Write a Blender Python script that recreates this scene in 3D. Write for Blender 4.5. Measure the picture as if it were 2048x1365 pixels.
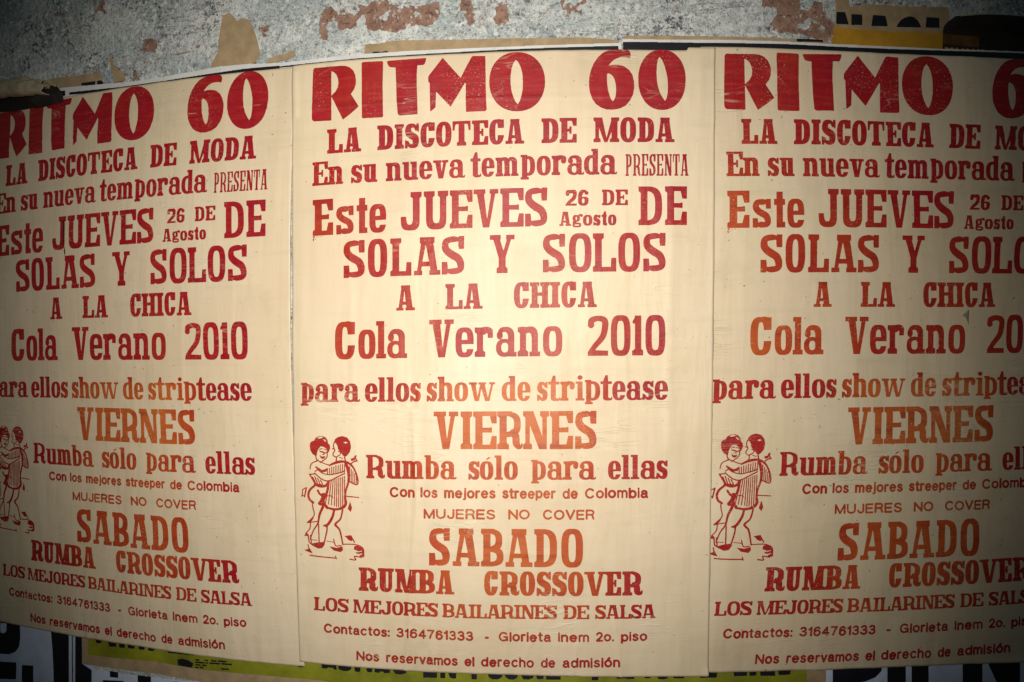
import bpy, math
import numpy as np
R_ = math.radians
for _o in list(bpy.data.objects): bpy.data.objects.remove(_o)
scn = bpy.context.scene

# ---------------------------------------------------------------- camera (metres; the wall is a gently convex masonry drum)
FPX, CX, CY = 1600.0, 1024.0, 682.5            # focal length and centre in photograph pixels
DIST, RAD, AXX, CAMZ = 1.33, 3.30, 0.286, 1.60  # nearest wall distance, wall radius, x of its axis, eye height
cam = bpy.data.cameras.new('camera'); cam.sensor_width = 36.0; cam.lens = 36.0 * FPX / 2048.0
cam.clip_start, cam.clip_end = 0.05, 100.0
camo = bpy.data.objects.new('camera', cam); scn.collection.objects.link(camo)
camo.location = (0, 0, CAMZ); camo.rotation_euler = (R_(90), 0, 0); scn.camera = camo

# ---------------------------------------------------------------- light: blue dusk sky, a weak low sun, one warm spot added near the camera for bright centre, dark edges
scn.view_settings.view_transform = 'Standard'; scn.view_settings.look = 'None'
scn.view_settings.exposure = 0.0; scn.view_settings.gamma = 1.0
scn.view_settings.use_curve_mapping = False
SUN_EL, SUN_AZ = 8.0, 25.0      # low sun behind the wall: this face is in blue open shade
world = bpy.data.worlds.new('World'); scn.world = world; world.use_nodes = True
_nt = world.node_tree; _nt.nodes.clear()
_sky = _nt.nodes.new('ShaderNodeTexSky'); _sky.sky_type = 'NISHITA'; _sky.sun_disc = False
_sky.sun_elevation = R_(SUN_EL); _sky.sun_rotation = R_(SUN_AZ)
_bg = _nt.nodes.new('ShaderNodeBackground'); _bg.inputs[1].default_value = 0.02
_wo = _nt.nodes.new('ShaderNodeOutputWorld')
_nt.links.new(_sky.outputs[0], _bg.inputs[0]); _nt.links.new(_bg.outputs[0], _wo.inputs[0])
sun = bpy.data.lights.new('sun', 'SUN'); sun.energy = 1.0; sun.angle = R_(10); sun.color = (1.0, .86, .70)
suno = bpy.data.objects.new('sun', sun); scn.collection.objects.link(suno)
suno.rotation_euler = (R_(90 - SUN_EL), 0, R_(180 - SUN_AZ) )
lamp = bpy.data.lights.new('added_spot', 'SPOT'); lamp.energy = 109.0; lamp.color = (1.0, .945, .85)
lamp.spot_size = R_(77.5); lamp.spot_blend = 1.0; lamp.shadow_soft_size = 0.035
lampo = bpy.data.objects.new('added_spot', lamp); scn.collection.objects.link(lampo)
LAMP_AT, LAMP_TO = (-0.19, -0.02, CAMZ + 0.11), (-0.10, 1.35, CAMZ + 0.055)
from mathutils import Vector
lampo.location = LAMP_AT
lampo.rotation_euler = (Vector(LAMP_TO) - Vector(LAMP_AT)).to_track_quat('-Z', 'Y').to_euler()
# ---------------------------------------------------------------- lettering: small raster canvas -> contour meshes
# Local glyph space: x to the right, y up from the baseline, in print units (1 unit is about 0.8 mm on the wall).
Q = 0.25                       # raster step

class Gl:
    """One glyph (or drawing) on a small raster canvas."""
    def __init__(s, x0, y0, x1, y1, q=Q):
        s.x0, s.y0, s.q = x0, y0, q
        s.nx = int(math.ceil((x1 - x0) / q)) + 1
        s.ny = int(math.ceil((y1 - y0) / q)) + 1
        s.m = np.zeros((s.ny, s.nx), bool)
    def _win(s, xa, ya, xb, yb):
        Q = s.q
        i0 = max(0, int((xa - s.x0) / Q) - 1); i1 = min(s.nx, int((xb - s.x0) / Q) + 3)
        j0 = max(0, int((ya - s.y0) / Q) - 1); j1 = min(s.ny, int((yb - s.y0) / Q) + 3)
        if i1 <= i0 or j1 <= j0: return None
        X = s.x0 + Q * np.arange(i0, i1)[None, :]; Y = s.y0 + Q * np.arange(j0, j1)[:, None]
        return (slice(j0, j1), slice(i0, i1)), X, Y
    def _set(s, sl, k, op):
        if op > 0: s.m[sl] |= k
        else: s.m[sl] &= ~k
    def poly(s, pts, op=1):
        p = np.asarray(pts, float)
        w = s._win(p[:, 0].min(), p[:, 1].min(), p[:, 0].max(), p[:, 1].max())
        if w is None: return s
        sl, X, Y = w
        X = X + 1e-4; Y = Y + 1e-4
        k = np.zeros((Y.shape[0], X.shape[1]), bool)
        for (xa, ya), (xb, yb) in zip(p, np.roll(p, -1, 0)):
            if ya == yb: continue
            c = (ya > Y) != (yb > Y)
            xi = (xb - xa) * (Y - ya) / (yb - ya) + xa
            k ^= c & (X < xi)
        s._set(sl, k, op); return s
    def rect(s, xa, ya, xb, yb, op=1):
        return s.poly([(xa, ya), (xb, ya), (xb, yb), (xa, yb)], op)
    def sell(s, xa, ya, xb, yb, n=2.5, op=1, clip=None):
        """superellipse filling the box, optionally clipped to clip=(xa,ya,xb,yb)"""
        w = s._win(xa, ya, xb, yb)
        if w is None: return s
        sl, X, Y = w
        cx, cy, rx, ry = (xa + xb) / 2, (ya + yb) / 2, max((xb - xa) / 2, 1e-3), max((yb - ya) / 2, 1e-3)
        k = (np.abs((X - cx) / rx) ** n + np.abs((Y - cy) / ry) ** n) <= 1
        if clip: k = k & (X >= clip[0]) & (X <= clip[2]) & (Y >= clip[1]) & (Y <= clip[3])
        s._set(sl, k, op); return s
    def stroke(s, pts, r, op=1, smooth=True):
        p = np.asarray(pts, float)
        r = np.full(len(p), float(r)) if np.isscalar(r) else np.asarray(r, float)
        if smooth and len(p) > 2:
            P = np.vstack([2 * p[0] - p[1], p, 2 * p[-1] - p[-2]]); out = []; rr = []
            for i in range(1, len(P) - 2):
                for t in np.linspace(0, 1, 9)[:-1]:
                    a, b, c, d = P[i - 1:i + 3]
                    out.append(.5 * ((2 * b) + (c - a) * t + (2 * a - 5 * b + 4 * c - d) * t * t + (3 * b - a - 3 * c + d) * t ** 3))
                    rr.append(r[i - 1] * (1 - t) + r[i] * t)
            out.append(p[-1]); rr.append(r[-1]); p = np.array(out); r = np.array(rr)
        for i in range(len(p) - 1):
            (ax, ay), (bx, by) = p[i], p[i + 1]; ra, rb = r[i], r[i + 1]; m = max(ra, rb)
            w = s._win(min(ax, bx) - m, min(ay, by) - m, max(ax, bx) + m, max(ay, by) + m)
            if w is None: continue
            sl, X, Y = w
            L = (bx - ax) ** 2 + (by - ay) ** 2
            t = np.clip(((X - ax) * (bx - ax) + (Y - ay) * (by - ay)) / (L + 1e-9), 0, 1)
            d2 = (X - ax - t * (bx - ax)) ** 2 + (Y - ay - t * (by - ay)) ** 2
            s._set(sl, d2 <= (ra + (rb - ra) * t) ** 2, op)
        return s

def ring(g, xa, ya, xb, yb, sx, sy, n=2.6):
    g.sell(xa, ya, xb, yb, n); g.sell(xa + sx, ya + sy, xb - sx, yb - sy, n, -1)

def draw(ch, W, H, s, t, heavy):
    """Slab-serif glyph of width W, cap height H, stem s, thin stroke / serif t."""
    X = H * (.755 if heavy else .775)      # x-height
    o = s * (.28 if heavy else .30)        # serif overhang
    g = Gl(-4, -H * .35, W + 4, H * 1.2)
    if ch.islower() and not heavy: s = s * .86
    R = g.rect; n = 2.5 if heavy else 3.0
    b = t * (1.25 if heavy else 1.15)      # thickness of horizontal curves
    def stem(x, y0, y1, l0=1, r0=1, l1=1, r1=1, w=s):
        """vertical stem from y0 to y1 with left/right serifs at bottom (l0,r0) and top (l1,r1)"""
        R(x, y0, x + w, y1)
        def sf(yc, d, l, r):
            if not (l or r): return
            R(x - o * l, yc, x + w + o * r, yc + d * t)
            if l: g.poly([(x - o * l, yc + d * t), (x, yc + d * t), (x, yc + d * (t + o * .8))])
            if r: g.poly([(x + w + o * r, yc + d * t), (x + w, yc + d * t), (x + w, yc + d * (t + o * .8))])
        sf(y0, 1, l0, r0); sf(y1, -1, l1, r1)
    a = s * (.72 if heavy else .85)        # arm width
    if ch == 'I':
        stem((W - s) / 2, 0, H)
        R(0, 0, W, t); R(0, H - t, W, H)
    elif ch == 'L':
        stem(o, 0, H, 1, 0, 1, 1)
        R(0, 0, W, t); g.poly([(W - a, 0), (W, 0), (W, .36 * H), (W - a * .85, .36 * H)])
    elif ch == 'E':
        stem(o, 0, H, 1, 0, 1, 0)
        R(o, 0, W, t); R(o, H - t, W, H)
        g.poly([(W - a, 0), (W, 0), (W, .35 * H), (W - a * .8, .35 * H), (W - a * 1.1, t)])
        g.poly([(W - a, H), (W, H), (W, .68 * H), (W - a * .8, .68 * H), (W - a * 1.1, H - t)])
        xm = W * (.70 if heavy else .80)
        R(o, .5 * H - t * .45, xm, .5 * H + t * .55)
        if heavy: R(xm - a * .5, .36 * H, xm, .66 * H)
        else: R(xm - a * .35, .44 * H, xm, .58 * H)
    elif ch == 'A':
        th = s * (.62 if heavy else .6); S2 = s * 1.02
        hw = W * (.25 if heavy else .28); cx = W * .5
        xl, xr = o * 1.1, W - o * 1.1
        R(cx - hw, H - t * 1.3, cx + hw, H) if not heavy else R(cx - hw * .98, H - t, cx + hw * .98, H)
        tl, tr = cx - hw * (.72 if not heavy else .85), cx + hw * (.72 if not heavy else .85)
        g.poly([(xl, 0), (tl, H), (tr, H), (xr, 0), (xr - S2, 0), (xr - S2 - (xr - S2 - cx) * .0, 0)])
        # open counter above and below the crossbar
        yc0, yc1 = .23 * H, .23 * H + t
        def xi(y): return xl + (tl - xl) * y / H + th
        def xo(y): return xr + (tr - xr) * y / H - S2
        top = H * .80
        xm = (xi(top) + xo(top)) / 2
        yy = yc1
        if xo(yy) > xi(yy): g.poly([(xi(yy), yy), (xo(yy), yy), (xm, top)], -1)
        g.poly([(xi(0), -1), (max(xo(0), xi(0) + .5), -1), (xo(yc0), yc0), (xi(yc0), yc0)], -1)
        R(0, 0, xi(0) + o * .9, t); R(max(xo(0) - o * .9, xi(0) + o * 1.0 + .8), 0, W, t)
    elif ch in 'BPR':
        y = .46 * H
        R(0, H - t, W * .6, H)
        stem(o, 0, H, 1, 1 if ch != 'B' else 0, 1, 0)
        def bowl(ya, yb, xr, op=1, ins=0.):
            g.sell(o * 2 - (xr - o * 2), ya, xr, yb, 3.0, op, (o + s * (.5 if op > 0 else 1), ya, xr, yb))
        bowl(y - (b if ch != 'B' else b * .5), H, W - o * .6)
        if ch == 'B': bowl(0, y + b * .5, W); R(0, 0, W * .5, t)
        g.sell(o + s - .6 * W, y + (0 if ch != 'B' else b * .5), W - o * .6 - s * .92, H - t, 3., -1, (o + s, 0, W, H))
        if ch == 'B': g.sell(o + s - .6 * W, t, W - s * .95, y - b * .5, 3., -1, (o + s, 0, W, H))
        if ch == 'R':
            xx = W - s * 1.05 - o * .8
            g.stroke([(xx - s * .0, y * .98), (xx + s * .42, y * .75), (xx + s * .5, y * .35), (xx + s * .8, s * .35), (W - .2 * s, s * .28)],
                     [s * .40, s * .5, s * .5, s * .36, s * .22])
            R(xx - s * .4, y * .75, xx, y)
            g.stroke([(xx + s * .8, s * .3), (W - .12 * s, s * .35), (W, s * .75)], [s * .3, s * .18, s * .10])
            g.rect(-2, -H, W + 4, 0, -1)
    elif ch == 'D':
        stem(o, 0, H, 1, 0, 1, 0)
        R(0, 0, W * .5, t); R(0, H - t, W * .5, H)
        g.sell(-W * .45, 0, W, H, 3.2, 1, (o + s * .5, 0, W, H))
        g.sell(-W * .45 + s, t, W - s * 1.0, H - t, 3.2, -1, (o + s, 0, W, H))
    elif ch in 'O0':
        ring(g, 0, -.01 * H, W, 1.01 * H, s, b, n + (.3 if ch == '0' and not heavy else 0))
    elif ch in 'C':
        ring(g, 0, -.01 * H, W, 1.01 * H, s, b, n)
        g.rect(W - s * 1.25, .36 * H, W + 2, .66 * H, -1)
        R(W - a * 1.0, .66 * H, W, H); g.sell(W * .45, H * .86, W - a * .5, H * 1.02, 2.2)
        R(W - s, .30 * H, W, .37 * H)
    elif ch == 'H':
        o2 = o
        stem(o2, 0, H); stem(W - o2 - s, 0, H); R(o, .47 * H, W - o, .47 * H + t * 1.1)
    elif ch == 'J':
        x = W - o - s
        stem(x, .25 * H, H, 0, 0, 1.1, 1)
        g.sell(0, -.01 * H, W - o, .56 * H, n, 1, (0, -1, W, .275 * H))
        g.sell(s * .82, b, W - o - s, .56 * H, n, -1, (0, -1, W, .28 * H))
        R(0, .24 * H, s * .8, .36 * H); R(x, .24 * H, x + s, .3 * H)
    elif ch == 'M':
        sl = s * .62; o2 = o * .9
        stem(o2, 0, H, 1, 1, 1, 0, sl); stem(W - o2 - s, 0, H, 1, 1, 0, 1)
        R(0, H - t, W * .32, H); R(W * .68, H - t, W, H)
        cx = W * .47
        g.poly([(o2, H), (o2 + s * 1.15, H), (cx + s * .30, .0), (cx - s * .22, 0)])
        g.poly([(W - o2 - s * .9, H), (W - o2 - s * .1, H), (cx + s * .30, 0), (cx - s * .05, 0)])
        g.poly([(o2 + sl, t), (o2 + sl + o, t), (cx - s * .30, t * .9), (o2 + sl + .3, H * .80)], -1) if not heavy else None
    elif ch == 'N':
        sl = s * .62
        stem(o, 0, H, 1, 1, 1, 0, sl); stem(W - o - sl, 0, H, 0, 0, 1, 1, sl)
        g.poly([(o * .6, H), (o + s * 1.1, H), (W - o, 0), (W - o - s * 1.05, 0)])
    elif ch == 'S' or ch == 's':
        h = H if ch == 'S' else X
        if ch == 's': s = s * .95
        hs, ht = s * .52, b * .55
        g.stroke([(W - hs * .9, h * .74), (W - hs * 1.4, h * .89), (W * .52, h - ht), (hs * 1.25, h * .87), (hs * 1.0, h * .70), (W * .30, h * .585), (W * .5, h * .50),
                  (W * .72, h * .415), (W - hs, h * .27), (W - hs * 1.25, h * .12), (W * .46, ht), (hs * 1.35, h * .12), (hs * .8, h * .26)],
                 [hs * .35, hs * .5, ht, hs * .85, hs, hs * 1.08, hs * 1.12, hs * 1.08, hs, hs * .85, ht, hs * .5, hs * .35])
        aw = s * (.42 if heavy else .80)
        g.poly([(W - aw, h), (W, h), (W * .995, h * .66), (W - aw * (.55 if heavy else 1.0), h * .66), (W - aw * 1.1, h * .78)])
        g.poly([(0, 0), (aw, 0), (aw * 1.1, h * .2), (aw * (.55 if heavy else 1.0), h * .335), (0, h * .335)])
    elif ch == 'T':
        stem((W - s) / 2, 0, H, 1, 1, 0, 0); R(0, H - t, W, H)
        for k in (0, 1):
            xa = 0 if k == 0 else W; d = 1 if k == 0 else -1
            g.poly([(xa, H), (xa + d * a * .9, H - t), (xa + d * a * .6, H - t * 1.3), (xa + d * a * .45, H * .62), (xa, H * .62)])
    elif ch == 'U':
        sr = s * (.62 if heavy else .95)
        stem(o, .3 * H, H, 0, 0, 1, 1); stem(W - o - sr, .3 * H, H, 0, 0, 1, 1, sr)
        g.sell(o, -.01 * H, W - o, .62 * H, n, 1, (0, -2, W, .31 * H))
        g.sell(o + s, b * 1.1, W - o - sr, .62 * H, n, -1, (0, 0, W, .32 * H))
    elif ch in 'Vv':
        h = H if ch == 'V' else X
        sr = s * .62; bw = s * .62
        cx = W * .5
        g.poly([(o * 1.1, h), (o * 1.1 + s * 1.1, h), (cx + bw * .45, 0), (cx - bw * .75, 0)])
        g.poly([(W - o * 1.1 - sr, h), (W - o * 1.1, h), (cx + bw * .75, 0), (cx - bw * .1, 0)])
        R(0, h - t, s * 1.1 + o * 2, h); R(W - sr - o * 2.2, h - t, W, h)
    elif ch == 'w':
        h = X; bw = s * .55; m = W * .52
        for xa, xb, xe in ((o, W * .30, m), (m - s * .6, W * .70, W - o)):
            g.poly([(xa, h), (xa + s * .95, h), (xb + bw * .45, 0), (xb - bw * .75, 0)])
            g.poly([(xe - s * .38, h), (xe, h), (xb + bw * .75, 0), (xb - bw * .1, 0)])
        R(0, h - t, s + o * 2, h); R(m - s * .8, h - t, m + s * .65, h); R(W - s * .7 - o * 1.5, h - t, W, h)
    elif ch == 'Y':
        x = (W - s) / 2; sr = s * .62
        stem(x, 0, H * .42, 1, 1, 0, 0)
        g.poly([(o, H), (o + s, H), (x + s, H * .40), (x, H * .40)])
        g.poly([(W - o - sr, H), (W - o, H), (x + s, H * .40), (x + s * .4, H * .40)])
        R(0, H - t, s + o * 2, H); R(W - sr - o * 2, H - t, W, H)
    elif ch == 'X': pass
    # ------------------------------------------------ lower case
    elif ch in 'oó':
        ring(g, 0, -.01 * X, W, 1.01 * X, s, b * .9, n)
        if ch == 'ó': g.poly([(W * .42, X + H * .06), (W * .55, X + H * .06), (W * .85, X + H * .17), (W * .62, X + H * .17)])
    elif ch == 'e':
        ring(g, 0, -.01 * X, W, 1.01 * X, s, b * .9, n)
        R(s * .8, .44 * X, W - s * .6, .44 * X + t * .9)
        g.rect(W - s * 1.15, .27 * X, W + 2, .44 * X, -1)
    elif ch == 'a':
        x = W - s - o * 1.0
        R(x, t * .3, x + s, X * .70)
        g.sell(W * .06, X * .36, x + s, X * 1.01, 2.4, 1, (W * .06, X * .66, W, X * 1.02))
        g.sell(W * .06 + s * .55, X * .42, x, X - b * .9, 2.4, -1, (0, X * .60, x, X))
        g.sell(W * .04, X * .58, W * .04 + s * .95, X * .86, 2.2)
        g.sell(0, -.01 * X, x + s * .75, X * .60, 2.3, 1, (0, -1, x + s * .3, X))
        g.sell(s * .85, t * .9, x + s * .05, X * .47, 2.4, -1, (0, 0, x, X))
        if heavy:
            g.stroke([(x + s * .5, s * .32), (x + s * .9, s * .22), (W, s * .2), (W + s * .08, s * .5)], [s * .30, s * .22, s * .14, s * .08])
        else: R(x, 0, W, t)
        g.rect(-2, -H, W + 4, -.012 * X, -1)
    elif ch in 'bpdq':
        if ch in 'bp':
            x = o * .9
            y1 = H if ch == 'b' else X * 1.08
            y0 = 0 if ch == 'b' else -X * .20
            R(x, y0, x + s, y1); R(0, y1 - t, x + s * .5, y1)
            if ch == 'p': R(0, y0, x + s + o, y0 + t)
            g.sell(x + s - (W - x - s) * .9, -.01 * X, W, X * 1.01, 2.5, 1, (x + s * .6, -1, W, X * 1.1))
            g.sell(x + s - (W - x - s) * .25, b * .9, W - s * .95, X - b * .9, 2.5, -1, (x + s, 0, W, X))
        else:
            x = W - o - s
            R(x, 0, x + s, H); R(x - o * .9, H - t, x + s * .5, H); R(x, 0, W, t)
            g.sell(0, -.01 * X, x + (x) * .9, X * 1.01, 2.5, 1, (0, -1, x + s * .4, X * 1.1))
            g.sell(s * .95, b * .9, x + x * .25, X - b * .9, 2.5, -1, (0, 0, x, X))
    elif ch == 'g':
        yb = X * .36
        ring(g, 0, yb, W * .80, X * 1.01, s * .85, b * .75, 2.4)
        ring(g, -.01 * W, -X * .16, W * .95, X * .30, s * .55, b * .8, 2.6)
        g.sell(0, X * .16, W * .4, X * .44, 2.2)
        g.stroke([(W * .62, X * .9), (W * .82, X * 1.0), (W * .97, X * .95)], [t * .5, t * .5, t * .8])
    elif ch in 'hnmur':
        if ch == 'u':
            x2 = W - o - s
            R(o, X * .2, o + s, X); R(0, X - t, o + s * .5, X)
            R(x2, 0, x2 + s, X); R(x2 - o, X - t, x2 + s * .5, X); R(x2, 0, W, t)
            g.sell(o, -.01 * X, x2 + s * .9, X * .5, 2.4, 1, (0, -1, x2, X * .25))
            g.sell(o + s, b, x2 + .3 * s, X * .5, 2.4, -1, (o + s, 0, x2, X))
        elif ch == 'r':
            x = o
            stem(x, 0, X, 1, 1, 1, 0)
            g.sell(x + s * .2, X * .5, W * 1.05, X * 1.02, 2.3, 1, (x + s * .8, X * .75, W, X * 1.1))
            g.sell(x + s, X * .3, W * .95, X - b * 1.1, 2.3, -1, (x + s, 0, W * .72, X))
            if heavy: g.sell(W - s * 1.0, X * .58, W, X * .92, 2.2)
            else: R(W - s * .85, X * .64, W, X * .90)
        else:
            k = 2 if ch == 'm' else 1
            gap = (W - 2 * o - s * (k + 1)) / k
            y1 = H if ch == 'h' else X
            stem(o, 0, y1, 1, 1 if not heavy else .6, 1, 0)
            for i in range(k):
                xa = o + s + i * (s + gap); xb = xa + gap
                R(xb, 0, xb + s, X * .70); R(xb - o * (.6 if heavy else 1), 0, xb + s + (o if i == k - 1 else o * .6), t)
                g.sell(xa - s * .6, X * .32, xb + s, X * 1.01, 2.5, 1, (xa - s * .2, X * .66, xb + s, X * 1.1))
                g.sell(xa - gap * .15, X * .30, xb, X - b * 1.1, 2.5, -1, (xa, X * .3, xb, X))
    elif ch in 'il':
        x = (W - s) / 2
        y1 = H if ch == 'l' else X
        R(x, 0, x + s, y1); R(0, y1 - t, x + s * .5, y1); R(0, 0, W, t)
        if ch == 'i': g.sell(x, X + H * .07, x + s, X + H * .07 + s * .85, 2.2)
    elif ch == 't':
        x = W * .22
        R(x, s * .4, x + s, X); g.poly([(x, X), (x + s, X), (x + s * .9, H * 1.0), (x + s * .45, H * 1.0)] if heavy else [(x, X), (x + s, X), (x + s, H * .97), (x, H * .97)])
        R(0, X - t * 1.25, W, X)
        if heavy:
            g.stroke([(x + s * .5, s * .5), (x + s * .8, s * .28), (W * .95, s * .22), (W, s * .6)], [s * .5, s * .34, s * .18, s * .1])
        else: R(x, 0, x + s * .5, s); R(x + .1 * s, 0, W, t * 1.2)
    # ------------------------------------------------ digits
    elif ch == '1':
        x = (W - s) / 2 + o * .3
        stem(x, 0, H, 1, 1, 0, 0); R(0, 0, W, t)
        g.poly([(x, H), (x, H * .80), (W * .04, H * .80), (W * .04, H * .86), (x * .8, H * .93)])
    elif ch == '2':
        hs = s * .5
        g.stroke([(hs, H * .76), (hs * 1.2, H * .88), (W * .5, H - hs * .85), (W - hs * 1.15, H * .88), (W - hs, H * .70), (W * .72, H * .47), (W * .36, H * .25), (hs, t * 1.0)],
                 [hs * .9, hs, hs * .85, hs, hs, hs * .95, hs * .85, hs * .7])
        R(0, H * .73, s, H * .80) if not heavy else g.sell(0, H * .62, s * .95, H * .86, 2.2)
        g.poly([(0, 0), (W, 0), (W, t if not heavy else t * 3), (W - .5, t), (W * .4, t * 1.1), (s * .9, H * .22), (0, H * .1)])
        g.rect(-3, -H, W + 3, 0, -1)
    elif ch == '6':
        ring(g, 0, -.01 * H, W, H * .62, s, b, 2.4)
        g.sell(0, -.01 * H, W * 1.02, H * 1.01, 2.4, 1, (0, H * .3, W, H * 1.1))
        g.sell(s, H * .1, W * 1.0, H - b, 2.4, -1, (s, H * .56, W, H))
        g.sell(s, b, W - s, H * .62 - b, 2.3, -1)
        g.rect(W - s * .4, H * .5, W + 2, H * .70, -1)
        g.sell(W - s * 1.0, H * .68, W - s * .02, H * .92, 2.2)
    return g

REL = dict(a=1, b=1, d=1.02, e=.88, g=.95, h=1.05, i=.58, l=.58, m=1.55, n=1.05, o=.92, p=1.0, r=.92, s=.80, t=.68, u=1.05, v=1.0, w=1.55,
           A=1.15, B=1.05, C=.95, D=1.05, E=1.0, H=1.15, I=.62, J=.9, L=.92, M=1.45, N=1.1, O=1., P=.95, R=1.1, S=.9, T=.98, U=1.05, V=1.1, X=1, Y=1.1)
REL['ó'] = .92

class Canvas:
    """a printed line: union of glyph masks in canonical print coordinates (y DOWN like the sheet)"""
    def __init__(s, x0, y0, x1, y1):
        s.x0, s.y0 = x0, y0
        s.nx = int((x1 - x0) / Q) + 2; s.ny = int((y1 - y0) / Q) + 2
        s.m = np.zeros((s.ny, s.nx), bool)
    def paste(s, g, x, base):
        """glyph g (y up) with its origin at x and baseline at base"""
        m = g.m[::-1]
        i = int(round((x + g.x0 - s.x0) / Q)); j = int(round((base - (g.y0 + (g.ny - 1) * Q) - s.y0) / Q))
        ia, ja = max(0, i), max(0, j); ib, jb = min(s.nx, i + m.shape[1]), min(s.ny, j + m.shape[0])
        if ib > ia and jb > ja: s.m[ja:jb, ia:ib] |= m[ja - j:jb - j, ia - i:ib - i]
    def word(s, txt, xa, xb, base, H, st, th, heavy, ext=None, gap=None):
        gap = H * (.035 if heavy else .06) if gap is None else gap
        if ext is None:
            w = [REL[c] for c in txt]; k = (xb - xa - gap * (len(txt) - 1)) / sum(w); x = xa; ext = []
            for ww in w: ext.append((x, x + ww * k)); x += ww * k + gap
        for c, (a, b) in zip(txt, ext):
            s.paste(draw(c, b - a, H, st * H, th * H, heavy), a, base)
        return s

def soft(m, k=2):
    """mask at step Q -> smooth field at step 2Q"""
    f = m.astype(np.float32)
    f = np.pad(f, 3)
    for _ in range(k):
        f[1:-1] = .25 * f[:-2] + .5 * f[1:-1] + .25 * f[2:]
        f[:, 1:-1] = .25 * f[:, :-2] + .5 * f[:, 1:-1] + .25 * f[:, 2:]
    return f[::2, ::2], -3

_TAB = {1: 'A0 B0 B3', 2: 'B0 A1 B1', 3: 'A0 A1 B1 B3', 4: 'B1 A2 B2', 5: 'A0 B0 B1 A2 B2 B3', 6: 'B0 A1 A2 B2', 7: 'A0 A1 A2 B2 B3',
        8: 'B3 B2 A3', 9: 'A0 B0 B2 A3', 10: 'B0 A1 B1 B2 A3 B3', 11: 'A0 A1 B1 B2 A3', 12: 'B3 B1 A2 A3', 13: 'A0 B0 B1 A2 A3', 14: 'B0 A1 A2 A3 B3'}
def contour(f, x0, y0, q, level=.5, big=8, rim=False):
    """filled marching squares; returns xy, polygon index arrays (list of (n,k) int arrays) and rim segments"""
    f = np.pad(f, 1)[:, :]; x0 -= q; y0 -= q
    ny, nx = f.shape
    py, px = (-(ny - 1)) % big, (-(nx - 1)) % big
    f = np.pad(f, ((0, py), (0, px))); ny, nx = f.shape
    ins = f > level
    c = (ins[:-1, :-1] * 1 + ins[:-1, 1:] * 2 + ins[1:, 1:] * 4 + ins[1:, :-1] * 8)
    N = ny * nx
    J, I = np.mgrid[0:ny, 0:nx]
    def cid(j, i): return j * nx + i
    def hid(j, i): return N + j * nx + i         # crossing on edge (j,i)-(j,i+1)
    def vid(j, i): return 2 * N + j * nx + i     # crossing on edge (j,i)-(j+1,i)
    polys = []; segs = []
    for k, spec in _TAB.items():
        j, i = np.nonzero(c == k)
        if not len(j): continue
        tok = {'A0': cid(j, i), 'A1': cid(j, i + 1), 'A2': cid(j + 1, i + 1), 'A3': cid(j + 1, i),
               'B0': hid(j, i), 'B1': vid(j, i + 1), 'B2': hid(j + 1, i), 'B3': vid(j, i)}
        names = spec.split()
        polys.append(np.stack([tok[n] for n in names], 1))
        if rim:
            for a, b in zip(names, names[1:] + names[:1]):
                if a[0] == 'B' and b[0] == 'B': segs.append(np.stack([tok[a], tok[b]], 1))
    full = c == 15; size = big
    while size >= 1:
        a, b = (ny - 1) // size, (nx - 1) // size
        blk = full[:a * size, :b * size].reshape(a, size, b, size).all((1, 3))
        j, i = np.nonzero(blk); j *= size; i *= size
        if len(j): polys.append(np.stack([cid(j, i), cid(j, i + size), cid(j + size, i + size), cid(j + size, i)], 1))
        full = full & ~np.kron(blk, np.ones((size, size), bool)) if (a * size, b * size) == full.shape else full
        size //= 2
    if not polys: return None
    used = np.unique(np.concatenate([p.ravel() for p in polys]))
    kind, r = used // N, used % N; j, i = r // nx, r % nx
    xy = np.zeros((len(used), 2)); xy[:, 0] = i; xy[:, 1] = j
    h = kind == 1; fa, fb = f[j[h], i[h]], f[j[h], i[h] + 1]; xy[h, 0] += (level - fa) / (fb - fa)
    v = kind == 2; fa, fb = f[j[v], i[v]], f[j[v] + 1, i[v]]; xy[v, 1] += (level - fa) / (fb - fa)
    xy = xy * q + [x0, y0]
    polys = [np.searchsorted(used, p) for p in polys]
    segs = np.searchsorted(used, np.concatenate(segs)) if segs else np.zeros((0, 2), int)
    return xy, polys, segs
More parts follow.
